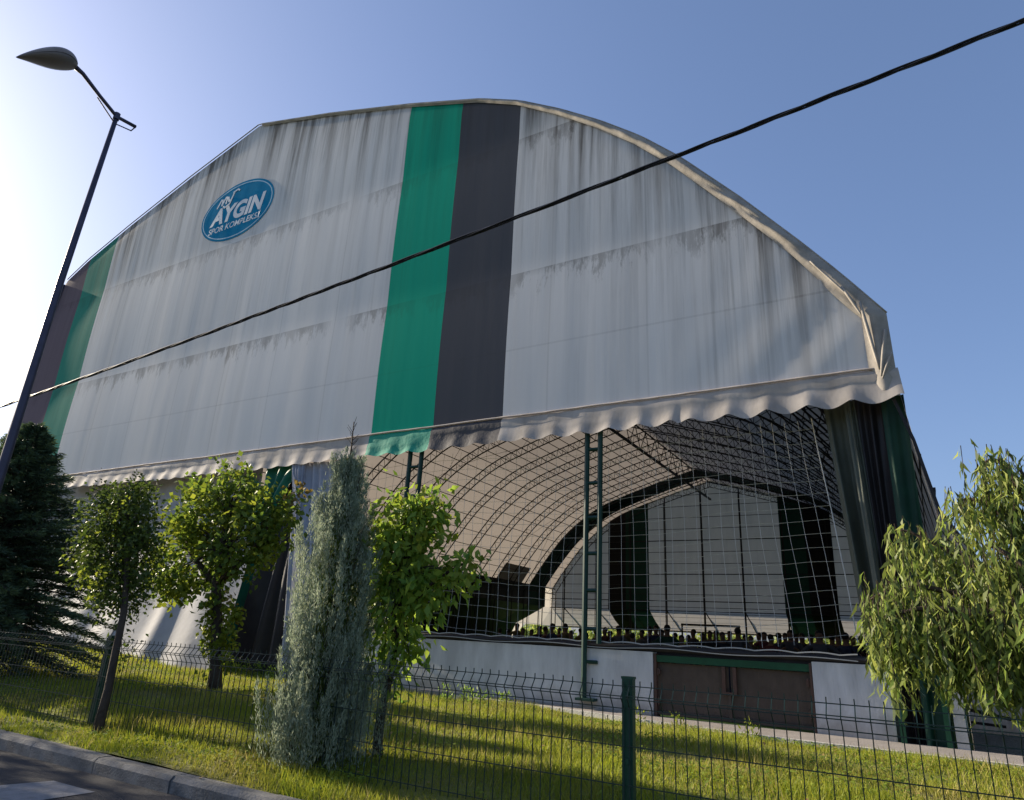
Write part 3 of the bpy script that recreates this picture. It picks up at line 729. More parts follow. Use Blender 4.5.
# ---------------------------------------------------------------- people at the pitch edge
CLOTH = [(.02,.02,.03), (.05,.015,.015), (.02,.03,.07), (.07,.07,.08), (.10,.02,.03), (.015,.05,.03), (.09,.07,.03), (.03,.03,.035)]
def skinned(name, joints, edges, root, lv=1):
    me = bpy.data.meshes.new(name); me.from_pydata([j[0] for j in joints], edges, [])
    o = bpy.data.objects.new(name, me); COL.objects.link(o)
    md = o.modifiers.new('s', 'SKIN'); lay = me.skin_vertices[0] if me.skin_vertices else None
    if lay is None:
        bm = bmesh.new(); bm.from_mesh(me); bm.verts.layers.skin.verify(); bm.to_mesh(me); bm.free(); lay = me.skin_vertices[0]
    for i, j in enumerate(joints):
        r = j[1]; lay.data[i].radius = r if isinstance(r, tuple) else (r, r); lay.data[i].use_root = (i == root)
    sb = o.modifiers.new('d', 'SUBSURF'); sb.levels = lv; sb.render_levels = lv
    dg = bpy.context.evaluated_depsgraph_get(); out = bpy.data.meshes.new_from_object(o.evaluated_get(dg)); bpy.data.objects.remove(o)
    return out
def body_mesh(pose):
    J = [((0,0,.93),(.15,.10)), ((0,0,1.12),(.135,.09)), ((0,.01,1.30),(.165,.10)), ((0,.01,1.42),(.11,.08)), ((0,.0,1.49),(.05,.05)),
         ((0,-.01,1.58),(.075,.085)), ((0,-.01,1.67),(.078,.09)), ((0,0,1.73),(.05,.06))]
    E_ = [(0,1),(1,2),(2,3),(3,4),(4,5),(5,6),(6,7)]
    def chain(start, pts):
        p = start
        for q in pts: J.append(q); E_.append((p, len(J)-1)); p = len(J)-1
    for s in (-1, 1):
        if pose == 'akimbo': arm = [((.185*s,0,1.39),.055), ((.36*s,.06,1.20),.042), ((.20*s,-.05,1.03),.034), ((.16*s,-.09,1.01),.03)]
        elif pose == 'folded': arm = [((.185*s,0,1.39),.055), ((.25*s,-.03,1.14),.045), ((.05*s,-.19,1.16),.036), ((-.05*s,-.2,1.18),.03)]
        elif pose == 'phone': arm = [((.185*s,0,1.39),.055), ((.24*s,-.02,1.14),.045), ((.14*s,-.25,1.25),.036), ((.08*s,-.28,1.30),.03)]
        else: arm = [((.185*s,0,1.39),.055), ((.23*s,.02,1.12),.045), ((.24*s,-.04,.88),.034), ((.24*s,-.06,.79),.03)]
        chain(3, arm)
        w = .10 if pose != 'akimbo' else .15
        chain(0, [((w*s,0,.86),.095), (((w+.02)*s,-.02,.50),.062), (((w+.03)*s,.01,.10),.042), (((w+.04)*s,-.13,.045),.04)])
    me = skinned('body', J, E_, 0)
    return me
def person_mats(i):
    c = CLOTH[i % len(CLOTH)]; d = CLOTH[(i*3+2) % len(CLOTH)]
    return [M['skin'], mat('shirt%d' % i, c, .8), mat('trousers%d' % i, d, .8)]
BODIES = []
hairme = None
for pi, pose in enumerate(('down', 'akimbo', 'folded', 'phone')):
    base = body_mesh(pose)
    for var in range(3):
        me = base.copy() if var else base
        me.materials.clear()
        for m_ in person_mats(pi*3+var): me.materials.append(m_)
        for p in me.polygons:
            c = p.center; p.use_smooth = True
            far = abs(c.x) > .2 and c.z < 1.22 and c.z > .7
            p.material_index = 0 if c.z > 1.46 or c.z < .06 or (far and c.z < 1.0) or (c.y < -.15 and c.z > .9) else (2 if c.z < .95 else 1)
        BODIES.append(me)
bm = bmesh.new(); bmesh.ops.create_uvsphere(bm, u_segments=12, v_segments=8, radius=1)
for v_ in bm.verts: v_.co = Vector((v_.co.x*.078, v_.co.y*.092+.018, v_.co.z*.095+1.685))
hm = bpy.data.meshes.new('hair'); bm.to_mesh(hm); bm.free()
hm.materials.clear(); hm.materials.append(M['hair'])
for p in hm.polygons: p.use_smooth = True
pr = random.Random(11); px = 500.0; k = 0
PEOPLE = []
GP = 'people standing along the edge of the covered pitch'
while px < 872:
    v = pr.uniform(20, 29); yt = pr.uniform(625, 636)+(px-700)*.012
    special = None
    if 812 < px < 822 and not any(q[2] for q in PEOPLE): special = 'hands'; yt = 630; v = 19
    top = at(px, yt, v); h = min(1.9, max(1.55, top.z))
    bi = pr.randrange(12)
    if special: bi = 3
    me = BODIES[bi]
    o = bpy.data.objects.new('person', me); COL.objects.link(o); o.location = (top.x, v, .0); s = h/1.77
    o.scale = (s*pr.uniform(1.1, 1.3), s, s); o.rotation_euler = (0, 0, pr.uniform(-.7, .7)+(math.pi if pr.random() < .45 else 0))
    if special: o.rotation_euler = (0, 0, .1)
    tag(o, 'person standing with hands on hips in the crowd behind the net, near the right end' if special else '', 'person', GP); PEOPLE.append((px, o, bool(special)))
    hh = bpy.data.objects.new('hair', hm); COL.objects.link(hh); hh.parent = o
    px += pr.uniform(5.0, 9.5); k += 1
    if special: px += 5
ORD = 'first second third fourth fifth sixth seventh eighth ninth tenth'.split()
n_ = len(PEOPLE)
for i, (x_, o, sp) in enumerate(PEOPLE):
    if sp: continue
    t = i % 10
    zone = ['farthest left behind the net', 'behind the tall green column', 'below the left dark stripe', 'around the far goal', 'below the right dark stripe', 'nearest the curtain'][min(5, i//10)]
    o['label'] = '%s figure in the crowd part %s' % (ORD[t], zone)

# ---------------------------------------------------------------- foliage helpers
def leafquads(P, A, L, Wd, rng=RNG, curl=.25):
    """P points, A axis vectors (unit), L lengths, Wd widths -> (n*4,3)"""
    n = len(P); rnd = rng.normal(size=(n, 3)); S = np.cross(A, rnd); S /= np.linalg.norm(S, axis=1)[:, None]+1e-9
    N = np.cross(A, S); L = L[:, None]; Wd = Wd[:, None]
    Q = np.zeros((n, 4, 3)); Q[:, 0] = P; Q[:, 1] = P+A*L*.42+S*Wd/2+N*L*curl*.3; Q[:, 2] = P+A*L-N*L*curl*.4; Q[:, 3] = P+A*L*.42-S*Wd/2+N*L*curl*.3
    return Q.reshape(-1, 3)
def unit(V): return V/(np.linalg.norm(V, axis=1)[:, None]+1e-9)
def pxm(p): return (Vector(p)-Vector((0, 0, CH))).dot(_f)/F      # metres per survey pixel at p
def blob(x, y, rx, ry, v, depth=None):
    c = at(x, y, v); s = pxm(c); return (c, (rx*s, (depth or rx)*s, ry*s))
def crown(blobs, nclump, per, L, Wd, spread, droop, seed, shell=.45, up=0.0):
    rng = np.random.default_rng(seed); pts = []; axs = []; cl = []
    vol = np.array([b[1][0]*b[1][1]*b[1][2] for b in blobs])**.8; vol /= vol.sum()
    for b, w in zip(blobs, vol):
        n = max(3, int(nclump*w)); d = unit(rng.normal(size=(n, 3))); r = rng.uniform(shell, 1, n)**.6
        c = np.array(b[0])+d*r[:, None]*np.array(b[1]); cl.append(c)
        for cc, dd in zip(c, d):
            m = int(per*rng.uniform(.5, 1.5)); q = cc+rng.normal(size=(m, 3))*spread
            ax = unit(dd*.55+rng.normal(size=(m, 3))*.75+np.array([0, 0, -droop+up])); pts.append(q); axs.append(ax)
    P = np.concatenate(pts); A = np.concatenate(axs); n = len(P)
    return leafquads(P, A, L*rng.uniform(.6, 1.2, n), Wd*rng.uniform(.7, 1.2, n), rng), np.concatenate(cl)
def limbs(mb, trunk, targets, r0, seed, n=40):
    rr = random.Random(seed); T = [Vector(t) for t in trunk]
    for c in targets[:: max(1, len(targets)//n)]:
        c = Vector(c); s = T[min(len(T)-1, rr.randrange(max(1, len(T)//2), len(T)))]
        if c.z < s.z: s = T[len(T)//2]
        mid = s.lerp(c, .5)+Vector((rr.uniform(-.06, .06), rr.uniform(-.06, .06), rr.uniform(-.02, .12)))
        mb.tube([s, mid, c], [r0, r0*.6, r0*.25], 4, cap=False)
def leafmat(name, c1, c2, trans=.45, rough=.5):
    M[name] = mat(name, c1, rough, col2=c2, island=1, trans=trans, spec=.35)
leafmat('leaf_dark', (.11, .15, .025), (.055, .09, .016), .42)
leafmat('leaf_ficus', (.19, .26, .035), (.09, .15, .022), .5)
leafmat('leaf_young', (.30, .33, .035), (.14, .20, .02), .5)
leafmat('leaf_mulb', (.36, .46, .06), (.16, .29, .04), .52)
leafmat('leaf_willow', (.44, .48, .12), (.17, .26, .045), .5)
leafmat('leaf_dead', (.30, .20, .04), (.20, .16, .05), .3)
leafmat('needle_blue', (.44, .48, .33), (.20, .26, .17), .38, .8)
leafmat('needle_dark', (.10, .15, .08), (.05, .08, .045), .3, .6)
leafmat('needle_tip', (.13, .18, .07), (.07, .11, .045), .3, .6)

# small roundish tree with leaning trunk (left)
def tree_a():
    base = Vector((-7.0, 4.2, .12)); root = empty('small_tree', base, 'small round-crowned tree with thin leaning dark trunk beside the kerb', 'tree')
    v = 4.5; T = [base, at(108, 690, 4.33), at(116, 650, 4.36), at(124, 612, 4.4), at(127, 570, 4.45), at(126, 530, v), at(128, 500, v)]
    g = MB(); s = pxm(base); g.tube(T, [5.5*s, 4.4*s, 4*s, 3.6*s, 3*s, 2.2*s, 1.2*s], 8)
    B = [blob(118, 556, 33, 44, v), blob(104, 530, 23, 35, v), blob(130, 520, 27, 36, v), blob(138, 560, 20, 40, v), blob(120, 600, 24, 22, v), blob(127, 632, 6, 26, v), blob(112, 500, 20, 16, v), blob(140, 490, 13, 16, v), blob(96, 575, 14, 24, v)]
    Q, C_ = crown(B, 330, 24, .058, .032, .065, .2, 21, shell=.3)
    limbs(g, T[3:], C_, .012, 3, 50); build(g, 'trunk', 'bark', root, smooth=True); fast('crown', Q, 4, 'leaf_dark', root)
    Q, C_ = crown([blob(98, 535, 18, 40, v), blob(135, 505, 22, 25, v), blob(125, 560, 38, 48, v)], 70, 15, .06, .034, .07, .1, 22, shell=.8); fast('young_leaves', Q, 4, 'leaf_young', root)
tree_a()
# broad leafy tree with a shaggy trunk
def tree_b():
    v = 7.3; base = at(213, 702, v); base.z = lawn_z(base.x, v)-.02
    root = empty('leafy_tree', base, 'broad leafy tree with a shaggy leaf-covered trunk in front of the grey white cloth skirt', 'tree')
    T = [base, at(216, 665, v), at(217, 620, v), at(216, 585, v), at(222, 550, v), at(226, 515, v)]
    g = MB(); s = pxm(base); g.tube(T, [7*s, 6*s, 5.5*s, 5*s, 4*s, 2*s], 8)
    g.tube([T[3], at(195, 560, v), at(180, 530, v)], [4*s, 3*s, 1.2*s], 6); g.tube([T[3], at(250, 555, v), at(272, 520, v)], [4*s, 3*s, 1.2*s], 6)
    B = [blob(190, 560, 36, 34, v), blob(172, 580, 19, 20, v), blob(205, 515, 32, 30, v), blob(228, 500, 28, 22, v), blob(262, 520, 28, 26, v), blob(282, 505, 18, 12, v), blob(258, 545, 20, 18, v),
         blob(235, 545, 24, 30, v), blob(284, 526, 11, 13, v), blob(240, 480, 16, 10, v), blob(200, 490, 14, 10, v), blob(215, 590, 16, 18, v), blob(243, 572, 8, 8, v), blob(228, 468, 5, 8, v), blob(300, 503, 10, 5, v)]
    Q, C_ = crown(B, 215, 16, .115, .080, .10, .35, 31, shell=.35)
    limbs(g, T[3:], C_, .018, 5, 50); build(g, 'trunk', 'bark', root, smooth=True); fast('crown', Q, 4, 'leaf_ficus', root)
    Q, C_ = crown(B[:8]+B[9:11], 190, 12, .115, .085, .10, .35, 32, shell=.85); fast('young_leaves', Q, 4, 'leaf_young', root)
    B = [blob(212, 620, 8, 28, v), blob(213, 655, 9, 24, v), blob(226, 640, 6, 24, v), blob(232, 610, 6, 18, v)]
    Q, C_ = crown(B, 60, 16, .09, .07, .06, .5, 33, shell=.3); fast('trunk_leaves', Q, 4, 'leaf_young', root)
    Q, C_ = crown([blob(228, 618, 6, 22, v), blob(290, 490, 14, 10, v)], 12, 8, .09, .07, .06, .5, 34); fast('yellow_leaves', Q, 4, 'leaf_dead', root)
tree_b()
# young fruit tree with big leaves, centre
def tree_c():
    v = 5.0; base = at(377, 765, v); base.z = lawn_z(base.x, v)-.02
    root = empty('young_tree', base, 'young bright green tree with large leaves right of the grey-green cypress', 'tree')
    T = [base, at(378, 735, v), at(383, 705, v), at(392, 670, v), at(398, 620, v), at(402, 570, v), at(404, 520, v)]
    g = MB(); s = pxm(base); g.tube(T, [5.5*s, 5*s, 4.2*s, 3.6*s, 3*s, 2.4*s, 1.2*s], 8)
    g.tube([T[4], at(430, 585, v), at(455, 568, v), at(474, 558, v)], [2.6*s, 2*s, 1.4*s, .8*s], 5)
    B = [blob(402, 560, 30, 34, v), blob(400, 600, 30, 30, v), blob(420, 530, 22, 28, v), blob(390, 530, 14, 30, v), blob(432, 505, 16, 14, v), blob(398, 640, 24, 24, v), blob(388, 665, 13, 26, v), blob(402, 655, 10, 24, v),
         blob(430, 590, 24, 20, v), blob(455, 578, 16, 12, v), blob(468, 562, 12, 9, v), blob(384, 690, 9, 12, v), blob(405, 503, 14, 8, v), blob(376, 560, 8, 24, v)]
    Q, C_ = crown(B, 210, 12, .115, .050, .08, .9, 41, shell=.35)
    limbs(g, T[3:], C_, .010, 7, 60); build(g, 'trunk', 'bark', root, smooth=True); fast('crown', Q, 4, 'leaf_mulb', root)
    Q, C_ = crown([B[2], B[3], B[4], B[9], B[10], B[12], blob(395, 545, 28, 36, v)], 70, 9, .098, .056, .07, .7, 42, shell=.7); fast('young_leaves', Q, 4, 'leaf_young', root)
tree_c()
# cypress, feathery grey-green
def cypress():
    v = 4.58; base = Vector((at(318, 780, v).x, v, .14)); topz = at(352, 436, v).z; H = topz-base.z; lean = at(352, 440, v).x-base.x
    root = empty('cypress', base, 'tall feathery grey-green cypress standing at the fence post, bare thin tip at the top', 'tree')
    rng = np.random.default_rng(51); pts = []; ax = []
    hh = [0, .06, .2, .45, .62, .75, .86, .95, 1.0]; rr = [.32, .36, .35, .31, .235, .150, .078, .03, .010]
    ns = 640
    for i in range(ns):
        t0 = rng.uniform(0, 1)**1.25*.86; r = np.interp(t0, hh, rr)*rng.uniform(.25, 1.12)*(1+.25*math.sin(t0*23+i)); a = rng.uniform(0, 2*np.pi)
        p0 = np.array(base)+np.array([math.cos(a)*r+lean*t0, math.sin(a)*r, t0*H]); ln = rng.uniform(.30, .62)*(1-.55*t0)
        if r < .5*np.interp(t0, hh, rr): continue
        m = int(190*ln/.45)
        tt = rng.uniform(0, 1, m); out = np.array([math.cos(a), math.sin(a), 0]); drv = out*rng.uniform(-.02, .20)+np.array([rng.normal()*.05, rng.normal()*.05, 1])
        q = p0+drv*ln*tt[:, None]+rng.normal(size=(m, 3))*np.array([.032, .032, .01])*(1.15-tt[:, None])
        pts.append(q); ax.append(unit(drv+rng.normal(size=(m, 3))*.42+np.array([0, 0, .1])))
    P = np.concatenate(pts); A = np.concatenate(ax); n = len(P)
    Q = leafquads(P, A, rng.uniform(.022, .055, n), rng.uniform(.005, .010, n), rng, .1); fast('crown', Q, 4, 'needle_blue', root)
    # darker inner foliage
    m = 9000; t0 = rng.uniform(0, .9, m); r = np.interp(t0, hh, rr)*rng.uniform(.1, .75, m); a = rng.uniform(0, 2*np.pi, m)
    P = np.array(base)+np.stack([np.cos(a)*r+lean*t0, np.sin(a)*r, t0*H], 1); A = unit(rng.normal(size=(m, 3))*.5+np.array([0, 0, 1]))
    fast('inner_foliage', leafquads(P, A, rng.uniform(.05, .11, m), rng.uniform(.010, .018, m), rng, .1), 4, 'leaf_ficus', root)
    g = MB(); g.tube([base, base+Vector((lean*.5, 0, H*.5)), base+Vector((lean*.92, 0, H*.92)), base+Vector((lean*1.06, 0, H*1.05))], [.05, .035, .010, .003], 6)
    for i in range(26):
        t = .84+.2*rng.random(); a = rng.uniform(0, 6.28); z = H*t; g.tube([base+Vector((lean*t, 0, z)), base+Vector((lean*t+.06*math.cos(a), .06*math.sin(a), z+.07))], [.004, .0015], 3, cap=False)
    for i in range(70):
        t = rng.uniform(.03, .8); a = rng.uniform(0, 6.28); z = H*t; r = float(np.interp(t, hh, rr))*.8
        g.tube([base+Vector((lean*t, 0, z)), base+Vector((lean*t+r*math.cos(a)*.6, r*math.sin(a)*.6, z+.1)), base+Vector((lean*t+r*math.cos(a), r*math.sin(a), z+.4))], [.008, .005, .002], 3, cap=False)
    build(g, 'trunk', 'bark', root)
cypress()
# spruce at the left edge
def spruce():
    v = 5.6; top = at(38, 424, v); base = Vector((top.x-.06, v, .15)); H = top.z-base.z
    root = empty('spruce', base, 'dark spruce with drooping lower boughs at the left edge of the photo', 'tree')
    rng = np.random.default_rng(61); g = MB(); g.tube([base, base+Vector((0, 0, H*.6)), top], [.12, .07, .008], 8)
    P = []; A = []; P2 = []; A2 = []
    nb = 290
    for i in range(nb):
        t = (i+.5)/nb; t = t**.92; z = H*(.10+.89*t); L = 2.3*(1-t)**.92*rng.uniform(.72, 1.1)+.06
        if t < .12: L *= .9
        a = i*2.399+rng.normal()*.2; d = np.array([math.cos(a), math.sin(a), 0]); rise = .45*t+.05; 
        n = int(40+250*L); s = rng.uniform(0.08, 1, n)**.8
        side = np.cross(d, [0, 0, 1.]); wid = .30*L*(1-s)*.9+.05
        off = rng.uniform(-1, 1, n)*wid
        q = np.array(base)+np.array([0, 0, z])+d*(s*L)[:, None]+side*off[:, None]+np.array([0, 0, 1.])*(s*L*rise-(s**2)*L*.30*(1-t)+rng.normal(size=n)*.022-np.abs(off)*.25)[:, None]
        ax_ = unit(d*.9+side*np.sign(off)[:, None]*.8+rng.normal(size=(n, 3))*.35)
        k = s > .86
        P.append(q[~k]); A.append(ax_[~k]); P2.append(q[k]); A2.append(ax_[k])
        e = lambda s_: Vector(np.array(base)+np.array([0, 0, z])+d*s_*L+np.array([0, 0, s_*L*rise-(s_**2)*L*.30*(1-t)]))
        g.tube([e(0), e(.5), e(.95)], [.018*L+.004, .010*L+.003, .003], 4, cap=False)
    P = np.concatenate(P); A = np.concatenate(A); n = len(P)
    fast('crown', leafquads(P, A, rng.uniform(.07, .15, n), rng.uniform(.014, .026, n), rng, .1), 4, 'needle_dark', root)
    P = np.concatenate(P2); A = np.concatenate(A2); n = len(P)
    fast('shoot_tips', leafquads(P, A, rng.uniform(.06, .13, n), rng.uniform(.012, .02, n), rng, .1), 4, 'needle_tip', root)
    build(g, 'trunk', 'bark', root)
spruce()
# drooping tree at the right edge
def weeping():
    v = 5.9; base = Vector((2.05, 6.2, .1)); root = empty('drooping_tree', base, 'drooping tree with long narrow pale green leaves reaching in from the right edge', 'tree')
    T = [base, base+Vector((-.05, -.02, 1.0)), base+Vector((-.12, -.05, 1.8)), base+Vector((-.2, -.1, 2.6)), base+Vector((-.3, -.15, 3.3))]
    g = MB(); g.tube(T, [.11, .09, .075, .055, .03], 10)
    rng = np.random.default_rng(71); rr = random.Random(71)
    ARMS = [([(1060, 640), (1010, 590), (960, 560), (925, 540), (898, 530)], 6.0), ([(1060, 600), (1010, 575), (985, 570)], 5.7),
            ([(1060, 620), (1000, 610), (940, 590), (900, 590), (870, 600)], 5.8), ([(1060, 560), (1020, 490), (1000, 462), (985, 462)], 6.1),
            ([(1060, 640), (1010, 625), (950, 610), (905, 612), (880, 622)], 5.5), ([(1070, 590), (1040, 500), (1020, 470)], 5.9), ([(1060, 560), (1010, 520), (975, 500), (958, 503)], 6.0),
            ([(1060, 660), (1020, 620), (990, 610)], 5.4), ([(1060, 600), (1015, 560), (985, 545)], 5.6), ([(1080, 640), (1045, 600), (1020, 590)], 5.3)]
    P = []; A = []; P2 = []; A2 = []
    def strand(p, L, dens, dark=0):
        n = int(L/dens); z = np.array([0.0, 0, 0]); drift = np.array([rng.normal()*.10, rng.normal()*.10, -1]); drift /= np.linalg.norm(drift)
        q = np.array(p)+drift*(np.linspace(0, L, n))[:, None]+rng.normal(size=(n, 3))*.012
        a = unit(np.concatenate([rng.normal(size=(n, 2))*.42, -np.ones((n, 1))], 1))
        P.append(q); A.append(a); g.tube([Vector(p), Vector(q[-1])], [.0035, .0015], 3, cap=False)
    for arm, vv in ARMS:
        pts = [T[2 if arm[0][1] > 600 else 3]]+[at(x, y, vv) for x, y in arm]
        # smooth polyline
        S = []
        for i in range(len(pts)-1):
            for t in (0, .25, .5, .75): S.append(pts[i].lerp(pts[i+1], t)+Vector((0, 0, .02*math.sin(t*math.pi))))
        S.append(pts[-1]); k = len(S); g.tube(S, [.032*(1-i/k)+.006 for i in range(k)], 6)
        for i in range(5, k):
            for j in range(6):
                p = S[i]+Vector((rr.uniform(-.16, .16), rr.uniform(-.28, .28), rr.uniform(-.05, .10)))
                strand(p, rr.uniform(.14, .55)*(1 if arm[0][1] > 590 else .8), .027)
    B = [blob(1000, 640, 34, 36, 5.6), blob(945, 640, 30, 36, 5.6), blob(898, 612, 34, 42, 5.7), blob(1020, 540, 30, 52, 5.9), blob(985, 600, 22, 20, 5.7), blob(885, 640, 16, 22, 5.6), blob(990, 500, 16, 26, 6.0), blob(960, 660, 30, 22, 5.5), blob(1005, 670, 22, 22, 5.4)]
    vol = [21, 17, 19, 13, 5, 7, 5, 12, 9]
    for b, m in zip(B, vol):
        for i in range(m*2):
            d = rng.normal(size=3); d /= np.linalg.norm(d); p = np.array(b[0])+d*np.array(b[1])*rng.uniform(.3, 1); strand(p+np.array([0, 0, .12]), rng.uniform(.12, .42), .030)
    P = np.concatenate(P); A = np.concatenate(A); n = len(P); pick = rng.random(n) < .5
    for k, nm, mt in ((pick, 'crown', 'leaf_willow'), (~pick, 'inner_leaves', 'leaf_mulb2')):
        fast(nm, leafquads(P[k], A[k], rng.uniform(.08, .155, k.sum()), rng.uniform(.017, .027, k.sum()), rng, .35), 4, mt, root)
    build(g, 'trunk', 'bark', root, smooth=True)
leafmat('leaf_mulb2', (.20, .24, .06), (.07, .11, .03), .42)
weeping()

# weeds along the walls
def weed(x, y, h, w, n, seed, m='leaf_young'):
    rng = np.random.default_rng(seed); z0 = lawn_z(x, y) if y < 11 else .2
    P = np.stack([x+rng.normal(size=n)*w, y+rng.normal(size=n)*w*.3, z0+rng.uniform(0, 1, n)**1.4*h], 1); A = unit(rng.normal(size=(n, 3))*.7+np.array([0, 0, .9]))
    o = fast('weed', leafquads(P, A, rng.uniform(.04, .10, n), rng.uniform(.012, .03, n), rng), 4, m); return o
k = 0; WEEDS = []
for x0, x1, st in ((-14.2, -11.2, .3), (-7.5, -6.2, .4)):
    x = x0
    while x < x1:
        o = weed(x, 10.55+.1*math.sin(x*5), .16+.14*abs(math.sin(x*7)), .09, 90, 100+k, 'leaf_mulb'); k += 1
        WEEDS.append((x, o)); x += st
ORD = 'first second third fourth fifth sixth seventh eighth ninth tenth'.split()
for i, (x, o) in enumerate(WEEDS):
    w_ = x < -10; j = i if w_ else i-sum(1 for q, _ in WEEDS if q < -10)
    tag(o, '%s weed from the left at the foot of the %s' % (ORD[j % 10] if j < 10 else 'farthest right', 'hanging cloth sheets' if w_ else 'grey wall'), 'weed', 'weeds at the foot of the cloth' if w_ else 'weeds at the foot of the wall')
WL = {-3.85: 'thin weed at the left corner of the brown gate', -3.2: 'thin weed in front of the left leaf of the brown gate', -2.2: 'thin weed in front of the right leaf of the brown gate'}
for x in (-3.85, -3.2, -2.2): 
    o = weed(x, apron_y(x)-.03, .20, .05, 40, 200+k); k += 1
    tag(o, WL[x], 'weed', 'weeds by the gate')

# roadside tree just outside the view, shading the kerb
root = empty('roadside_tree', (-16.5, 2.3, 0), 'roadside tree standing outside the left edge, shading the kerb', 'tree')
g = MB(); g.tube([(-16.5, 2.3, -.05), (-16.45, 2.3, 1.6), (-16.3, 2.3, 3.4)], [.14, .11, .05], 8)
B_ = [(Vector((-16.5+a, 2.3+b, c)), (r_, r_, r_*.9)) for a, b, c, r_ in ((0, 0, 3.2, 1.3), (-.6, .4, 4.2, 1.2), (.7, -.5, 4.0, 1.1), (.2, .3, 5.0, 1.1), (.8, .7, 2.7, .9), (-.3, -.9, 2.9, .9))]
Q, C_ = crown(B_, 300, 16, .16, .10, .18, .2, 95, shell=.3); limbs(g, [(-16.5, 2.3, 1.6), (-16.4, 2.3, 2.6), (-16.3, 2.3, 3.4)], C_, .03, 9, 30)
build(g, 'trunk', 'bark', root, smooth=True); fast('crown', Q, 4, 'leaf_ficus', root)

# vegetation beyond the far end and the right side
rng = np.random.default_rng(81)
n = 46000; x = rng.uniform(-60, 10, n); z = rng.uniform(0, 1, n)**.8*(2.1+.5*np.sin(x*.6)+.4*np.sin(x*1.9+1)+.3*rng.normal(size=n)); y = 73+1.2*rng.normal(size=n)+.4*np.sin(x*2)
P = np.stack([x, y, np.clip(z, 0, 9)], 1); A = unit(rng.normal(size=(n, 3))+np.array([0, 0, .3]))
tag(fast('hedge', leafquads(P, A, rng.uniform(.2, .45, n), rng.uniform(.15, .3, n), rng), 4, 'leaf_willow'), kind='stuff')
def bgtree(x, y, h, r, seed, label):
    root = empty('background_tree', (x, y, 0), label, 'tree'); g = MB(); g.tube([(x, y, 0), (x, y, h*.5), (x+.2, y, h*.8)], [.25, .18, .05], 7)
    rng = np.random.default_rng(seed); B = [(Vector((x+rng.normal()*r*.4, y+rng.normal()*r*.4, h*rng.uniform(.4, .82))), (r*.6, r*.6, h*.2)) for _ in range(7)]
    Q, C_ = crown(B, 130, 16, .34, .24, .30, .1, seed, shell=.4); limbs(g, [(x, y, h*.25), (x, y, h*.4), (x, y, h*.6)], C_, .05, seed, 25)
    build(g, 'trunk', 'bark', root); fast('crown', Q, 4, 'leaf_mulb', root)
bgtree(4.2, 40, 5.5, 2.4, 91, 'rounded green tree beyond the hall, behind the drooping tree')
bgtree(9.5, 48, 6.5, 2.8, 92, 'rounded green tree far beyond the drooping tree at the right edge')

# ---------------------------------------------------------------- mesh fence
FV = 4.4
fence = empty('mesh_fence', (-4, FV, .1), 'dark green welded mesh fence with folded top running along the whole lawn', 'fence')
posts = [-1.72+2.9*k for k in (2, 1, 0, -1, -2, -3, -4)]
for x in posts:
    g = MB(); z0 = lawn_z(x, FV)-.1; g.box((x-.036, FV+.012, z0), (x+.036, FV+.062, 1.035)); g.box((x-.04, FV+.008, 1.035), (x+.04, FV+.066, 1.05))
    g.box((x-.012, FV+.002, .93), (x+.012, FV+.012, .96)); g.box((x-.012, FV+.002, .55), (x+.012, FV+.012, .58))
    build(g, 'post', 'fpost', fence)
fr = random.Random(4)
for a, b in zip(posts[1:], posts[:-1]):
    g = MB(); n = 40; r = .0038; dz = fr.uniform(-.01, .01); tilt = fr.uniform(-.008, .008)
    hz = [(1.0, 0), (.935, -.045), (.87, 0), (.655, 0), (.44, 0), (.22, 0)]
    for i in range(n+1):
        x = a+.02+(b-a-.04)*i/n; e = fr.uniform(-.003, .003); q = dz+tilt*(i/n-.5)
        g.tube([(x+e, FV, .12), (x+e, FV, .87+q), (x, FV-.045, .935+q), (x+e*.5, FV, 1.0+q), (x+e, FV-.002, 1.032+q)], r, 4, cap=False)
    for z, o in hz:
        for dz2 in ((0,) if o == 0 else (-.008, .008)):
            g.tube([(a+.01, FV+o-.004, z+dz+dz2-tilt*.5), ((a+b)/2, FV+o-.004+fr.uniform(-.006, .006), z+dz+dz2), (b-.01, FV+o-.004, z+dz+dz2+tilt*.5)], r*1.05, 4, cap=False)
    build(g, 'mesh_panel', 'fwire', fence)

# ---------------------------------------------------------------- street lamp
px0 = -10.6
lamp = empty('street_lamp', (-10.83, 4.3, .13), 'tall dark street lamp with a leaf-shaped head on a braced arm at the left edge', 'street lamp')
g = MB(); g.tube([(-10.84, 4.3, .13), (-10.83, 4.3, 3.2), (-10.80, 4.3, 6), (-10.6, 4.3, 9.06)], [.07, .062, .05, .035], 12); build(g, 'pole', 'lampp', lamp, smooth=True)
g = MB(); g.tube([(-10.6, 4.62, 9.10), (-10.6, 4.3, 9.06), (-10.6, 3.98, 9.22), (-10.6, 3.66, 9.40), (-10.6, 3.50, 9.43)], [.03, .03, .03, .034, .045], 8)
build(g, 'arm', 'lampp', lamp, smooth=True)
g = MB(); g.tube([(-10.6, 4.62, 9.10), (-10.6, 4.57, 8.98), (-10.6, 4.3, 8.92), (-10.6, 3.95, 9.17)], .012, 6); build(g, 'brace', 'lampp', lamp)
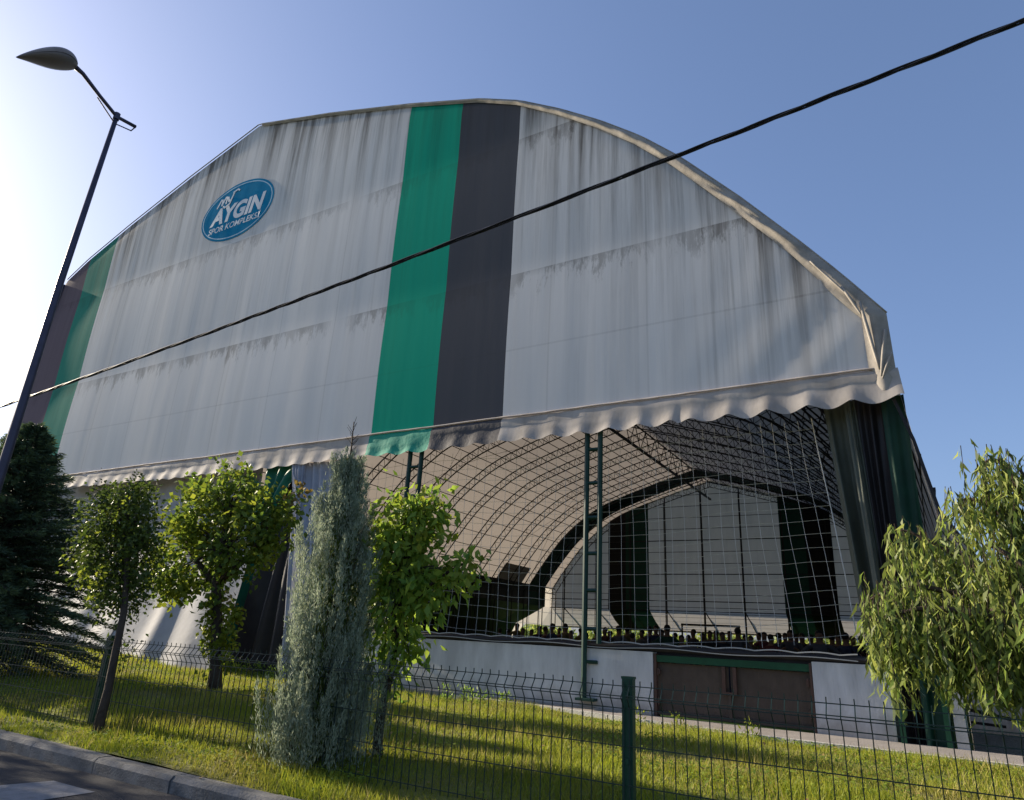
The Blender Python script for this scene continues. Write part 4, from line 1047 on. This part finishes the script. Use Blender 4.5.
g = MB(); g.tube([(-10.6, 4.3, 9.0), (-10.6, 4.3, 9.12)], .05, 8); build(g, 'pole_cap', 'lampp', lamp)
# head: leaf shaped shell
def head(part):
    rows = []; n = 22; m = 14
    for i in range(n+1):
        s = i/n; y = 3.56-.76*s; zc = 9.43-.06*s-.42*s*s
        w = .012+.235*math.sin(math.pi*min(1, s**.75))**.9 if s < 1 else .004
        w = max(.004, w); h = w*.75
        r = []
        if part == 'top':
            for j in range(m+1):
                a = math.pi*j/m; r.append((-10.6+w*math.cos(a), y, zc+h*math.sin(a)+.0))
        else:
            for j in range(m+1):
                a = math.pi*j/m; r.append((-10.6+w*.96*math.cos(a), y, zc-h*.85*math.sin(a)-.003))
        rows.append(r)
    g = MB(); g.grid(rows); return g
build(head('top'), 'head_shell', 'lamph', lamp, smooth=True); build(head('low'), 'diffuser', 'lampg', lamp, smooth=True)

# ---------------------------------------------------------------- overhead cable
CP = [(-120, 452), (0, 403.5), (75, 378), (160, 350), (260, 315), (345, 284), (430, 252), (515, 220), (600, 187), (680, 156), (760, 124), (850, 88), (940, 52), (1024, 18), (1150, -34)]
base_ = []
for i in range(len(CP)-1):
    for t in range(8):
        q = t/8; base_.append((CP[i][0]+(CP[i+1][0]-CP[i][0])*q, CP[i][1]+(CP[i+1][1]-CP[i][1])*q))
base_.append(CP[-1]); pts = [at(x, y, 5.0) for x, y in base_]
# even sag curve through the measured points
X = np.array([p.x for p in pts]); Z = np.array([p.z for p in pts]); pf = np.polyfit(X, Z, 2); X = np.linspace(X.min()-6, X.max()+6, 900)
Z = np.polyval(pf, X)
for s in (0, 1): pass
g = MB()
for s, rad in ((0, .0115), (1, .010), (2, .009)):
    g.tube([(x, 5+.012*math.sin(x*3.6+s*2.1+.8*math.sin(x)), z+.014*math.cos(x*3.6+s*2.1+.8*math.sin(x))) for x, z in zip(X, Z)], rad, 5)
tag(build(g, 'overhead_cable', 'cable'), 'black twisted overhead cable crossing the whole view in front of the hall', 'cable')
for o in SC.objects:
    if '_base' in o: del o['_base']
